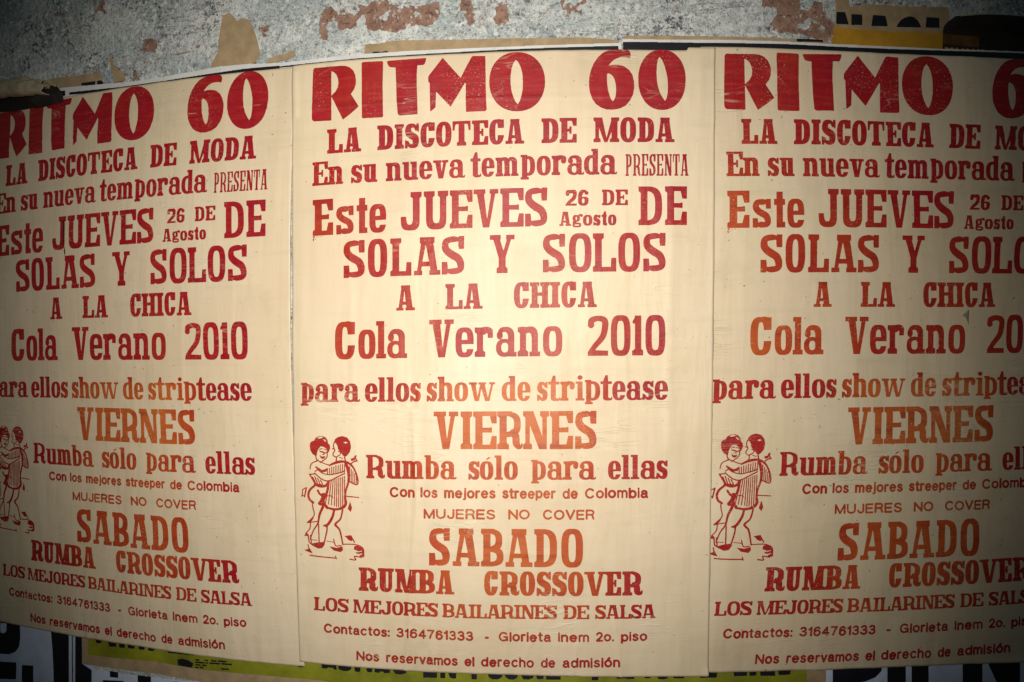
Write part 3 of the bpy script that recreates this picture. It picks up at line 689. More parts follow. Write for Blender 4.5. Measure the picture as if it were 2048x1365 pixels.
# ---------------------------------------------------------------- object helpers
COL = scn.collection
def link_mesh(name, co, polys, mat, parent=None, pc=None, tone=None, smooth=False):
    me = bpy.data.meshes.new(name)
    me.vertices.add(len(co)); me.vertices.foreach_set('co', np.ascontiguousarray(co, np.float32).ravel())
    idx = np.concatenate([p.ravel() for p in polys]).astype(np.int32)
    tot = np.concatenate([np.full(len(p), p.shape[1]) for p in polys]).astype(np.int32)
    me.loops.add(len(idx)); me.loops.foreach_set('vertex_index', idx)
    me.polygons.add(len(tot)); me.polygons.foreach_set('loop_start', (np.cumsum(tot) - tot).astype(np.int32))
    me.polygons.foreach_set('use_smooth', np.full(len(tot), smooth))
    if pc is not None:
        a = me.attributes.new('pc', 'FLOAT_VECTOR', 'POINT'); a.data.foreach_set('vector', np.ascontiguousarray(pc, np.float32).ravel())
    if tone is not None:
        a = me.attributes.new('tone', 'FLOAT', 'POINT'); a.data.foreach_set('value', np.ascontiguousarray(tone, np.float32))
    me.update(calc_edges=True); me.validate()
    me.materials.append(mat)
    o = bpy.data.objects.new(name, me); COL.objects.link(o)
    if parent: o.parent = parent
    return o
def thing(name, label, cat, at, group=None):
    o = bpy.data.objects.new(name, None); COL.objects.link(o); o.location = at; o.empty_display_size = .05
    o['label'] = label; o['category'] = cat
    if group: o['group'] = group
    bpy.context.view_layer.update()
    return o
def attach(o, root):
    o.parent = root; o.matrix_parent_inverse = root.matrix_world.inverted()
    return o

# ---------------------------------------------------------------- materials
class NT:
    def __init__(s, name):
        s.m = bpy.data.materials.new(name); s.m.use_nodes = True; s.t = s.m.node_tree; s.t.nodes.clear()
        s.out = s.n('ShaderNodeOutputMaterial'); s.b = s.n('ShaderNodeBsdfPrincipled'); s.l(s.b.outputs[0], s.out.inputs[0])
    def n(s, t, **k):
        x = s.t.nodes.new(t)
        for a, b in k.items(): setattr(x, a, b)
        return x
    def l(s, a, b): s.t.links.new(a, b)
    def attr(s, nm): x = s.n('ShaderNodeAttribute'); x.attribute_name = nm; return x
    def mapv(s, v, sc, loc=(0, 0, 0), rot=(0, 0, 0)):
        x = s.n('ShaderNodeMapping'); x.inputs['Scale'].default_value = sc; x.inputs['Location'].default_value = loc; x.inputs['Rotation'].default_value = rot
        s.l(v, x.inputs[0]); return x.outputs[0]
    def noise(s, v, scale, det=3, rough=.5, dist=0):
        x = s.n('ShaderNodeTexNoise'); s.l(v, x.inputs['Vector']); x.inputs['Scale'].default_value = scale
        x.inputs['Detail'].default_value = det; x.inputs['Roughness'].default_value = rough; x.inputs['Distortion'].default_value = dist
        return x.outputs[0]
    def ramp(s, f, stops):
        x = s.n('ShaderNodeValToRGB'); s.l(f, x.inputs[0]); e = x.color_ramp.elements
        while len(e) < len(stops): e.new(.5)
        for i, (p, c) in enumerate(stops):
            e[i].position = p; e[i].color = (c, c, c, 1) if np.isscalar(c) else (*c, 1)
        return x.outputs[0]
    def mix(s, f, a, b, typ='MIX'):
        x = s.n('ShaderNodeMix', data_type='RGBA', blend_type=typ)
        for sock, v in ((x.inputs[0], f), (x.inputs[6], a), (x.inputs[7], b)):
            if hasattr(v, 'links') or hasattr(v, 'is_linked'): s.l(v, sock)
            elif np.isscalar(v): sock.default_value = v
            else: sock.default_value = (*v, 1)
        return x.outputs[2]
    def math(s, op, a, b=0.0, c=None):
        x = s.n('ShaderNodeMath', operation=op)
        for i, v in enumerate((a, b) if c is None else (a, b, c)):
            if hasattr(v, 'is_linked'): s.l(v, x.inputs[i])
            else: x.inputs[i].default_value = v
        return x.outputs[0]
    def bump(s, h, dist, strength=1.0, prev=None):
        x = s.n('ShaderNodeBump'); x.inputs['Strength'].default_value = strength; x.inputs['Distance'].default_value = dist
        s.l(h, x.inputs['Height'])
        if prev: s.l(prev, x.inputs['Normal'])
        return x.outputs[0]
    def coord(s): return s.n('ShaderNodeTexCoord').outputs['Object']
    def fin(s, col, rough=.7, normal=None, spec=.5):
        if hasattr(col, 'is_linked'): s.l(col, s.b.inputs['Base Color'])
        else: s.b.inputs['Base Color'].default_value = (*col, 1)
        if hasattr(rough, 'is_linked'): s.l(rough, s.b.inputs['Roughness'])
        else: s.b.inputs['Roughness'].default_value = rough
        s.b.inputs['Specular IOR Level'].default_value = spec
        if normal: s.l(normal, s.b.inputs['Normal'])
        return s.m

PAPER_C = (.74, .63, .43)
def crinkle(n, v):
    """pasted-paper relief shared by sheet and ink (print coordinates)"""
    patch = n.ramp(n.noise(n.mapv(v, (2.6, 3.4, 3), (2, 6, 1)), 1.0, 3, .6), [(.42, .12), (.64, 1)])
    a = n.math('MULTIPLY', n.noise(n.mapv(v, (8, 42, 9), rot=(0, 0, .12)), 1.0, 5, .62, .8), patch)      # horizontal ripples in patches
    c = n.noise(n.mapv(v, (17, 3.2, 7), (5, 5, 5)), 1.0, 3, .55, .5)                # soft vertical paste creases
    b = n.math('MULTIPLY', n.noise(n.mapv(v, (75, 110, 60)), 1.0, 4, .65), patch)   # small cockles
    fold = None
    for rot, loc, sc in ((.55, (0, 0, 0), (14, 60, 20)), (-1.1, (7, 3, 2), (14, 90, 20)), (1.45, (3, 9, 5), (9, 75, 20))):
        w = n.noise(n.mapv(v, sc, loc, (0, 0, rot)), 1.0, 1, .5, .9)
        f = n.ramp(w, [(.472, 0), (.5, 1), (.528, 0)])
        m = n.ramp(n.noise(n.mapv(v, (5, 5, 5), (loc[0] + 1, loc[1], loc[2])), 1.0, 3, .6), [(.60, 0), (.70, 1)])
        f = n.math('MULTIPLY', f, m); fold = f if fold is None else n.math('MAXIMUM', fold, f)
    p = n.bump(c, .0050, .6); p = n.bump(a, .0011, .5, p); p = n.bump(b, .0006, .6, p); p = n.bump(fold, .0008, .7, p)
    return p, fold
def m_paper():
    n = NT('pasted_newsprint'); v = n.attr('pc').outputs['Vector']
    big = n.noise(n.mapv(v, (3, 2.2, 3)), 1.0, 4, .6)
    c = n.mix(n.ramp(big, [(.35, 0), (.7, 1)]), (.70, .555, .378), (.785, .655, .478))
    gy = n.noise(n.mapv(v, (4, 3, 3), (8, 2, 4)), 1.0, 3, .6); c = n.mix(n.ramp(gy, [(.50, 0), (.72, .55)]), c, (.68, .59, .37))
    pk = n.noise(n.mapv(v, (5, 4, 3), (1, 7, 2)), 1.0, 3, .6); c = n.mix(n.ramp(pk, [(.52, 0), (.72, .50)]), c, (.76, .59, .42))
    st = n.noise(n.mapv(v, (34, 2.4, 10)), 1.0, 4, .65)          # brushed paste streaks, vertical
    c = n.mix(n.ramp(st, [(.48, 0), (.74, .40)]), c, (.58, .48, .30))
    s2 = n.noise(n.mapv(v, (4, 46, 10), (3, 3, 0)), 1.0, 4, .65); c = n.mix(n.ramp(s2, [(.56, 0), (.78, .32)]), c, (.50, .45, .31))
    fib = n.noise(v, 420, 2); c = n.mix(n.ramp(fib, [(.3, .10), (.6, 0)]), c, (.50, .42, .27))
    sp = n.noise(v, 150, 1); c = n.mix(n.ramp(sp, [(.765, 0), (.79, .7)]), c, (.22, .17, .11))
    so = n.noise(n.mapv(v, (6, 5, 5), (3, 1, 0)), 1.0, 5, .7); c = n.mix(n.ramp(so, [(.58, 0), (.78, .38)]), c, (.40, .35, .22))
    nm, fold = crinkle(n, v)
    c = n.mix(n.math('MULTIPLY', fold, .28), c, (.82, .76, .60))
    return n.fin(c, .53, nm, .50)
def m_ink():
    n = NT('letterpress_ink'); v = n.attr('pc').outputs['Vector']; t = n.attr('tone').outputs['Fac']
    tn = n.noise(n.mapv(v, (7, 5, 5)), 1.0, 3, .6)
    t2 = n.math('ADD', t, n.math('MULTIPLY', n.math('SUBTRACT', tn, .5), .45))
    c = n.ramp(t2, [(0.0, (.30, .003, .016)), (.22, (.35, .006, .012)), (.42, (.36, .022, .008)), (.62, (.44, .052, .010)), (1.0, (.53, .13, .024))])
    st = n.noise(n.mapv(v, (22, 170, 10)), 1.0, 3, .6)
    c = n.mix(n.ramp(st, [(.46, 0), (.8, .30)]), c, (.54, .09, .05))
    dk = n.noise(n.mapv(v, (16, 60, 10), (4, 4, 1)), 1.0, 4, .65); c = n.mix(n.ramp(dk, [(.50, 0), (.74, .55)]), c, (.20, .006, .010))
    nm, fold = crinkle(n, v)
    wear = n.noise(v, 300, 4, .75); wm = n.noise(n.mapv(v, (11, 9, 10), (1, 4, 0)), 1.0, 3, .6)
    w = n.math('MULTIPLY', n.ramp(wear, [(.585, 0), (.66, 1)]), n.ramp(wm, [(.48, .04), (.64, .75)]))
    w = n.math('MAXIMUM', w, n.math('MULTIPLY', fold, .45))
    c = n.mix(w, c, PAPER_C)
    return n.fin(c, .50, nm, .36)
def m_simple(name, col, var=.25, rough=.7, scale=30, bump=.0006, spec=.35):
    n = NT(name); v = n.coord()
    a = n.noise(v, scale, 5, .65); b = n.noise(v, scale * 9, 2, .6)
    d = tuple(x * (1 - var) for x in col)
    c = n.mix(n.ramp(a, [(.35, 0), (.68, 1)]), d, col)
    c = n.mix(n.ramp(b, [(.58, 0), (.72, .35)]), c, tuple(x * .5 for x in col))
    nm = n.bump(n.noise(n.mapv(v, (30, 30, 90)), 1.0, 4, .6), bump, .7)
    return n.fin(c, rough, nm, spec)
def m_coat():
    n = NT('weathered_whitewash'); v = n.coord()
    a = n.noise(v, 9, 5, .65); c = n.mix(n.ramp(a, [(.35, 0), (.62, 1)]), (.50, .56, .56), (.79, .80, .77))
    sw = n.noise(n.mapv(v, (1, 1, 2.2), (6, 1, 3)), 3.6, 5, .62); c = n.mix(n.ramp(sw, [(.47, 0), (.66, .62)]), c, (.26, .34, .37))     # grimy blue-grey swathes
    gr = n.noise(v, 125, 5, .8); c = n.mix(n.ramp(gr, [(.37, .8), (.49, 0)]), c, (.15, .16, .18))
    g2 = n.noise(v, 210, 3, .8); c = n.mix(n.ramp(g2, [(.35, .8), (.43, 0)]), c, (.08, .08, .09))
    clus = n.noise(n.mapv(v, (1, 1, 1), (3, 2, 1)), 13, 5, .72); sp = n.noise(v, 125, 3, .7)
    k = n.math('MULTIPLY', n.ramp(clus, [(.46, 0), (.61, 1)]), n.ramp(sp, [(.50, 0), (.56, 1)]))
    c = n.mix(n.math('MULTIPLY', k, .9), c, (.045, .045, .06))
    pk = n.noise(n.mapv(v, (1, 1, 1), (4, 2, 7)), 30, 5, .72); c = n.mix(n.ramp(pk, [(.58, 0), (.68, .55)]), c, (.36, .23, .20))
    gn = n.noise(n.mapv(v, (1, 1, 1), (9, 5, 1)), 14, 4, .7); c = n.mix(n.ramp(gn, [(.50, 0), (.70, .5)]), c, (.44, .54, .49))
    wh = n.noise(n.mapv(v, (1, 1, 1), (2, 8, 3)), 85, 5, .78); c = n.mix(n.ramp(wh, [(.53, 0), (.60, .8)]), c, (.84, .85, .82))
    ck = n.noise(n.mapv(v, (1, 1, 6), (2, 2, 9)), 5, 4, .6, .6); c = n.mix(n.ramp(ck, [(.494, 0), (.5, .7), (.506, 0)]), c, (.09, .10, .10))
    nm = n.bump(gr, .0030, .9); nm = n.bump(a, .008, .6, nm); nm = n.bump(sp, .0022, .8, nm)
    return n.fin(c, .9, nm, .15)
def m_plaster():
    n = NT('exposed_brown_plaster'); v = n.coord()
    a = n.noise(v, 45, 5, .7); c = n.mix(n.ramp(a, [(.3, 0), (.7, 1)]), (.20, .105, .075), (.42, .26, .20))
    g = n.noise(v, 130, 4, .75); c = n.mix(n.ramp(g, [(.54, 0), (.64, .85)]), c, (.08, .05, .045))
    w = n.noise(n.mapv(v, (1, 1, 1), (5, 5, 5)), 80, 5, .75); c = n.mix(n.ramp(w, [(.58, 0), (.64, .85)]), c, (.62, .60, .54))
    return n.fin(c, .92, n.bump(g, .0025, .9, n.bump(a, .006, .8)), .15)

# ---------------------------------------------------------------- scraps and old bills: polygons in photograph pixels -> torn sheets on the wall
def sheet_mesh(name, adds, subs, off, mat, root=None, q=1.0, torn=1.2, rim=True, thick=.0004, level=.5, extra=None, seed=0, smooth=True, pieces=False):
    A = [wu(p, off) for p in adds]; S = [wu(p, off) for p in subs]
    al = np.vstack(A); lo, hi = al.min(0) - 6, al.max(0) + 6
    g = Gl(lo[0], lo[1], hi[0], hi[1], q)
    for p in A: g.poly(p)
    for p in S: g.poly(p, -1)
    k = 2 if torn < .3 else 3
    f, o = soft(g.m, k)
    if torn > 0:
        Y, X = np.mgrid[0:f.shape[0], 0:f.shape[1]] * (2 * q); X = X + lo[0]; Y = Y + lo[1]
        f = f + torn * (.16 * vnoise(X / 11, Y / 11, seed) + .14 * vnoise(X / 4.3, Y / 4.3, seed + 3)) * ((f > .02) & (f < .98))
    c = contour(f, lo[0] + o * q, lo[1] + o * q, 2 * q, level, rim=rim)
    if c is None: return None
    xy, polys, seg = c
    s, h = xy[:, 0] * PX, -xy[:, 1] * PX
    e = extra(s, h) if extra else 0
    co = surf(s, h, off + e); polys = [p[:, ::-1] for p in polys]
    if rim and len(seg):
        base = len(co); u, inv = np.unique(seg, return_inverse=True); inv = inv.reshape(seg.shape)
        e2 = e[u] if extra else 0
        co = np.vstack([co, surf(s[u], h[u], off + e2 - thick)])
        polys.append(np.stack([seg[:, 0], seg[:, 1], base + inv[:, 1], base + inv[:, 0]], 1))
    if pieces:
        for vid, pp in split_pieces(co, polys, ()):
            if sum(len(x) for x in pp) >= 4: attach(link_mesh(name, co[vid], pp, mat), root)
        return None
    o = link_mesh(name, co, polys, mat, smooth=False)
    if root: attach(o, root)
    return o
def split_pieces(co, polys, extra_arrays):
    """connected pieces of a polygon soup -> list of (vertex mask indices, polys)"""
    lab = np.arange(len(co))
    while True:
        old = lab.copy()
        for p in polys:
            m = lab[p].min(1)
            for k in range(p.shape[1]): np.minimum.at(lab, p[:, k], m)
        lab = lab[lab]; lab = lab[lab]
        if (lab == old).all(): break
    out = []
    order = np.argsort(lab, kind='stable'); u, st = np.unique(lab[order], return_index=True); st = list(st) + [len(lab)]
    plab = [lab[p[:, 0]] for p in polys]
    for i, L in enumerate(u):
        vid = np.sort(order[st[i]:st[i + 1]])
        pp = []
        for p, q in zip(polys, plab):
            r = p[q == L]
            if len(r): pp.append(np.searchsorted(vid, r))
        if pp: out.append((vid, pp))
    return out
def at_px(x, y, off=.002):
    q = to_wall([(x, y)], off)[0]; return tuple(surf(q[0], q[1], off))
# ---------------------------------------------------------------- where the same printed points lie on the three posters (photograph pixels)
# middle x,y | left x,y | right x,y   (None where not seen)
PTS = '''724.8 236 57 308 1556.6 220.5;834.6 229 129 297.5 1669 220;971 223.5 221.8 283 1795.5 225;970 112.3 221.8 184.6 1794.9 115.5
1030.8 223.7 266.6 281.3 1854 231;1033 105 268 175 1852.5 114.5;1222 220.4 408.7 263.7 2025 236;1325 220.4 495 256.3 - -;1318.6 99.5 492 143.5 - -
1371.5 160 534.7 199.2 - -;627 136 - - 1450.6 107.6;623.7 242 - - 1450.6 218.3;662 240 17.6 315.8 1491.8 218.3
654.5 308.3 12.3 372.5 1482.9 288.6;721.5 302.8 55.7 367 1554.4 288;754.5 300 76.8 362.8 1589 288.6;1047 289 274.5 338.8 1865 294.9
1083 287.4 299.4 335.5 1897.4 297.4;1152.7 286.3 352.4 331.2 1961.6 297.4;1189 285.2 380 327.9 1991.7 300;1348 284.5 512.1 316.8 - -;1338 235 503 270.5 - -
626 373.2 - - 1452.2 352.8;686 370 32.8 424.3 1518 352.2;754 365.5 76.8 419.3 1590.5 352.2;772 362.6 87.9 417 1608.2 352.2;928 353.3 188.4 404.7 1757.5 356
1230.7 350 413.7 385.6 2026.5 362.3;1251.6 353.8 429.2 387.7 - -;1376.8 353.8 535.5 379.8 - -
626 472 - - 1453.8 455.6;755.5 465.5 77.6 504.9 1591.4 455.6;821 462 117.2 501.4 1656.3 455.6;944.5 453.4 202.1 493.2 1772.7 455.6;1131 412 334.9 446.9 1940 420.8
1256 411.6 431.5 441.3 2044.5 421.7;1118.6 451.8 325.2 483.5 1928.4 457.5;1233 440 413.7 471.2 2026.5 450.2;1277 451.8 449.7 477 - -;1373.5 451.8 531.7 474.7 - -;1373.9 375 531.7 400.9 - -
690 558.4 32.8 584.9 1522.5 546.7;781 553.5 91.4 581 1616.7 545.7;880.6 550.7 156.7 576 1713.9 545;885.8 549.2 159.7 576 1718 545;993.5 546.5 234.4 572.3 1815.5 545
1086.8 543.9 301.8 568.5 1899.3 547.3;1189 543.5 377.9 565 1986.9 547.3;1330.7 525 494.2 547.4 - -;1330 466 493.6 489.7 - -;1288 543.4 457.6 562.9 - -
792.9 622 99.6 639.7 1626.9 614.7;891 619.3 164 637.3 1722 614.7;964 618.8 213.9 634.7 1788.6 614.7;1027.5 590 259.3 611.8 1846.2 591;1193.4 615.3 380.9 630.3 1989.5 614.7
669.2 680 20.5 691.3 1498 671.7;753.5 717.8 74.7 722.1 1585 710.3;813.7 717.3 113.7 720.6 1646.2 709.7;858.8 639.3 142.7 654.7 1691 633;884 716 162.6 720.6 1711.7 708.7
1080 713.4 298.2 719.2 1889.9 708;1124 685 328.1 694.3 1929 679.6;1176 711.2 367.1 719.2 1971.8 706.5;1330 675 494.2 682.5 - -;1310 709.6 477.5 717.7 - -
602.5 811 - - 1427.8 805.4;718 802.8 54.8 792.4 1549.3 795.9;756.2 803.6 80.6 795.3 1589.8 795.9;876 803.8 158.2 797.4 1708.5 795.9;989.6 765.5 236.7 766.6 1810.7 758
1033 802.8 263 800.3 1848.7 795.3;1171.4 806.7 369.7 806.2 1969.5 796;1335.5 785 504.5 785.1 - -;1323 800.6 493.6 804.7 - -
867.5 822 154.4 814.4 1698.4 814.9;883 898.6 167.6 880.3 1708.5 888.3;943.4 899 207.4 882.3 1767 887.7;1043.9 899 276.3 886.1 1858.8 885.2;1193 880 389.6 875.9 1985.3 865.5
1151 899 357.4 889.1 1949 883.9;1189 821.5 384.4 819.7 1983.8 810.2
732.8 906.5 67.4 884.7 1559.8 903.5;733.6 954.9 68 924.2 1558.2 950.3;910.5 960.3 186.6 934.5 1733.8 948.4;938 958.5 206.5 934.5 1760 947.2;1035 940 274.5 922.8 1847 932
1062 968 294.4 947.7 1871.4 952.6;1189.5 960 389 946.2 1980.6 943;1216 935.5 410.7 928.6 2003.4 919.3;1334.8 955 510.6 947.7 - -
779 985 98.1 951.3 1603.4 978.8;842 995.5 140.6 962.5 1666.4 986.7;888.5 997 172.9 966 1711.7 985.8;1005 998 253.4 972.4 1817.7 982.6;1169.5 985 375.9 973.3 1965.4 971.5;1296.4 997 479.6 985 - -
848 1036.4 145.6 1000.3 1669.6 1028.5;990 1040.6 243.2 1010 1804 1025.3;1016.8 1041 262.8 1012 1827.8 1023.7;1189 1039.5 392.6 1018.7 1979.7 1018.4
860 1130.9 154.7 1083.2 1675.3 1122.5;905.6 1131 187.5 1089.9 1720.2 1121.2;963 1134 227.9 1093.4 1775.6 1118.7;1064.6 1134.8 300.3 1098.7 1867.7 1115.5;1069 1134.8 303.8 1099.3 1871.4 1115.5
1165.7 1100 377.9 1071.5 1957.5 1074.4;1144 1135.5 363.3 1105.7 1940.4 1113.9;1144.5 1059 360.4 1035.7 1941 1039.6
718 1133.7 60.9 1079.7 - -;719 1180.5 63.9 1121.3 1528.1 1182.7;908.7 1189.1 191 1138.2 1719 1179.5;968 1169 232.9 1122.7 1776.5 1159;1284 1190 479 1166.1 - -;1211.3 1192.4 418 1163.1 1994.9 1165.3
629.7 1220.5 7.3 1150.5 1429.1 1232.4;707.7 1226.6 56.2 1157.9 1513 1231.8;885 1234.8 177.2 1174.9 1695.8 1224.8;1113.5 1239 342.8 1198.9 1907.2 1215.9;1128 1239 353.6 1200.3 1919.8 1215.3;1310.7 1236.9 503.3 1211.5 - -
648 1255 19 1183.4 1446.8 1268;792.8 1268 114.3 1200.4 1598.7 1266.5;946.6 1273 221.8 1216.5 1750.3 1261.8;996.9 1275 256.5 1224.2 1796.5 1258.6;1294.3 1272 492.8 1246.9 - -
712.8 1321 60.9 1243.8 1510.7 1328.3;915.9 1332 202.5 1269 1716.4 1321.9;948.7 1335 225 1272.8 1749 1322.9;1240 1334 450 1298.8 2022.7 1304.5'''
_rows = [[float(t) if t != '-' else np.nan for t in r.split()] for r in PTS.replace('\n', ';').split(';')]
_P = np.array(_rows)
OFFS = {'left': .0033, 'right': .0033, 'middle': .0054}
def feats(p):
    u, v = (p[:, 0] - 1005) / 420., (p[:, 1] - 700) / 620.
    return np.stack([np.ones_like(u), u, v, u * u, u * v, v * v, u ** 3, u * u * v, u * v * v, v ** 3, u ** 3 * v, u * u * v * v, u * v ** 3], 1)
FIT = {}
for key, col in (('middle', 0), ('left', 2), ('right', 4)):
    ok = ~np.isnan(_P[:, col]); src = canon(_P[ok, :2]); dst = to_wall(_P[ok, col:col + 2], OFFS[key])
    F = feats(src); w = np.ones(13) * 1e-3; w[3:6] = .05; w[6:10] = .12; w[10:] = .3
    c = np.linalg.lstsq(np.vstack([F, np.diag(w * 2)]), np.vstack([dst, np.zeros((13, 2))]), rcond=None)[0]
    for _ in range(2):                                   # drop misread points
        r = np.linalg.norm(F @ c - dst, axis=1); k = r < max(3.0 * np.median(r), .002)
        c = np.linalg.lstsq(np.vstack([F[k], np.diag(w * 2)]), np.vstack([dst[k], np.zeros((13, 2))]), rcond=None)[0]
    FIT[key] = c; print('fit', key, 'rms mm', round(1000 * float(np.sqrt((r ** 2).mean())), 2), 'max', round(1000 * float(r.max()), 2))

RIDGES = {   # paste creases on each sheet, print coordinates: points, half width, height (m)
 'middle': [([(589, 112), (590, 200)], 4, .0022), ([(826, 820), (834, 1000), (822, 1180), (818, 1290), (812, 1365)], 5, .0016), ([(838, 760), (834, 860)], 3, .0006), ([(860, 500), (856, 700)], 4, .0006), ([(1000, 420), (1006, 660)], 9, .0006), ([(1120, 700), (1112, 1000)], 12, .0007), ([(940, 960), (930, 1250)], 10, .0006), ([(1345, 380), (1338, 900)], 12, .0008), ([(700, 480), (706, 760)], 10, .0006),
            ([(1062, 1285), (1048, 1320), (1036, 1360)], 2.5, .0008), ([(1156, 1290), (1150, 1320), (1142, 1358)], 3, .0009), ([(1228, 1245), (1236, 1290), (1242, 1358)], 3, .0008),
            ([(1090, 1240), (1062, 1290)], 2.5, .0005), ([(700, 90), (640, 120)], 3, .0006), ([(640, 1105), (1120, 1110)], 6, .0003), ([(625, 190), (1380, 196)], 3, .0004)],
 'left': [([(1414, 400), (1412, 480)], 2.5, .0007), ([(1418, 700), (1410, 900)], 3, .0007), ([(1170, 560), (1160, 1100)], 5, .0005), ([(640, 200), (1400, 185)], 4, .0005), ([(900, 1290), (880, 1350)], 3, .0008), ([(1100, 180), (1385, 172)], 3, .0006)],
 'right': [([(1300, 560), (1296, 1200)], 8, .0006), ([(1380, 100), (1340, 380)], 7, .0010), ([(1130, 100), (1420, 190)], 4, .0008), ([(700, 130), (745, 170)], 4, .0007), ([(1260, 110), (1420, 150)], 3, .0007), ([(760, 590), (1250, 604)], 5, .0005), ([(1200, 250), (1425, 330)], 4, .0006)],
}
def sheet_lift(key, p):
    x, y = p[:, 0], p[:, 1]; e = np.zeros(len(x))
    for pts, w, h in RIDGES[key]:
        best = np.full(len(x), 1e9)
        for (ax, ay), (bx, by) in zip(pts[:-1], pts[1:]):
            L = (bx - ax) ** 2 + (by - ay) ** 2; t = np.clip(((x - ax) * (bx - ax) + (y - ay) * (by - ay)) / L, 0, 1)
            d = np.hypot(x - ax - t * (bx - ax), y - ay - t * (by - ay))
            n = abs(len(pts)); best = np.minimum(best, d)
        e += h * np.exp(-np.abs(best / w) ** 1.4)
    sd = {'left': 11, 'middle': 23, 'right': 37}[key]
    e = e * 1.5 + .0008 * vnoise(x / 95, y / 75, sd) + .00028 * vnoise(x / 34, y / 17, sd + 1)
    e += .0007 * vnoise(x / 16, y / 60, sd + 2) * np.exp(-((y - 1360) / 60) ** 2)
    if key == 'left': e = e * (1 - .8 * sg((x - 1395) / 8))
    if key == 'middle':
        e += .004 * np.exp(-(((x - 1424) / 16) ** 2 + ((y - 1354) / 10) ** 2))
        e += .0010 * np.exp(-((x - 1430) / 8) ** 2) - .0014 * np.exp(-((x - 583) / 14) ** 2)
    if key == 'right': e += .003 * np.exp(-(((x - 1260) / 60) ** 2 + ((y - 1356) / 9) ** 2))
    return e
def place(key, p, extra=0.0):
    w = feats(p) @ FIT[key]
    return surf(w[:, 0], w[:, 1], OFFS[key] + sheet_lift(key, p) + extra)
SEED = {'left': 1.7, 'middle': 0.0, 'right': 3.9}
def pcs(key, p): return np.stack([p[:, 0] / 1200 + SEED[key], p[:, 1] / 1200, np.full(len(p), SEED[key] * .7)], 1)
def sg(x): return 1 / (1 + np.exp(-np.clip(x, -40, 40)))
def tone_of(p, key='middle'):
    x, y = p[:, 0], p[:, 1]
    top = .20 + .16 * vnoise(x / 85, y / 130, 5) - .14 * sg((x - 1180) / 40)
    top += .16 * sg((y - 385) / 22) + .08 * sg((700 - x) / 30) * sg((y - 390) / 25)
    if key == 'right': top += .24 * sg((900 - x) / 45) * sg((y - 250) / 60)
    if key == 'left': top -= .14 * sg((y - 385) / 22)
    bump = sg((x - 850) / 32) * sg((1205 - x) / 34)
    amp = np.interp(y, [740, 768, 905, 935, 1140, 1180, 1260, 1300], [0, .85, .88, .60, .66, .58, .42, .15])
    low = {'left': .24, 'middle': .38, 'right': .30}[key] + (amp - .18) * bump * (1 + .15 * vnoise(x / 40, y / 400, 6)) - .16 * sg((x - 1215) / 20) - .10 * sg((905 - y) / 10) * (1 - bump)
    low += .10 * sg((735 - x) / 15) * sg((870 - y) / 20)
    k = sg((y - 750) / 8)
    return np.clip(top * (1 - k) + low * k, 0, 1)

build_lines(sans)

# ---------------------------------------------------------------- the wall
M_PAPER, M_INK, M_COAT, M_PLAST = m_paper(), m_ink(), m_coat(), m_plaster()
M_TAN = m_simple('old_tan_paper', (.46, .33, .19), .3, .75, 40)
M_WHITE = m_simple('white_bill_paper', (.72, .72, .70), .12, .6, 20)
M_COLD = m_simple('cold_white_bill_paper', (.66, .74, .95), .2, .6, 20)
M_BLACK = m_simple('black_ink', (.012, .013, .02), .4, .5, 30)
M_YEL = m_simple('ochre_ink', (.58, .30, .02), .35, .6, 18)
M_LIME = m_simple('lime_paper', (.30, .31, .018), .45, .6, 14)
M_BROWN = m_simple('brown_stain', (.17, .075, .012), .6, .8, 30)
M_DARK = m_simple('dark_paper_and_shade', (.030, .022, .018), .6, .8, 25)  # near-black sheets, also the painted shade under the roll
M_BACK = m_simple('blotched_paper_back', (.60, .52, .34), .45, .75, 30, .0015)
CTR = at_px(1024, 682, 0)
wall = thing('masonry_wall', 'weathered flaking whitewashed wall carrying all the posters', 'wall', (CTR[0], CTR[1], CAMZ - 1.25))
S_, H_ = np.meshgrid(np.linspace(-2.3, 2.1, 180), np.linspace(-1.25, 1.25, 100))
s, h = S_.ravel(), H_.ravel(); ny, nx = S_.shape
J, I = np.mgrid[0:ny - 1, 0:nx - 1]; a = (J * nx + I).ravel()
front = surf(s, h, -.0022); back = np.stack([AXX + (RAD - .25) * np.sin(s / RAD), DIST + RAD - (RAD - .25) * np.cos(s / RAD), CAMZ + h], -1)
N0 = len(front)
polys = [np.stack([a, a + 1, a + nx + 1, a + nx], 1), N0 + np.stack([a, a + nx, a + nx + 1, a + 1], 1)]
bd = np.concatenate([np.arange(nx), np.arange(1, ny) * nx + nx - 1, (ny - 1) * nx + np.arange(nx - 2, -1, -1), np.arange(ny - 2, 0, -1) * nx])
bn = np.roll(bd, -1); polys.append(np.stack([bd, N0 + bd, N0 + bn, bn], 1))
attach(link_mesh('plaster_body', np.vstack([front, back]), polys, M_PLAST, smooth=True), wall)
Z8 = lambda pts: zz(400, 0, .3174, pts); Z8b = lambda pts: zz(1000, 0, .3418, pts); Z1 = lambda pts: zz(0, 0, .29297, pts); Z2 = lambda pts: zz(560, 60, .2197, pts)
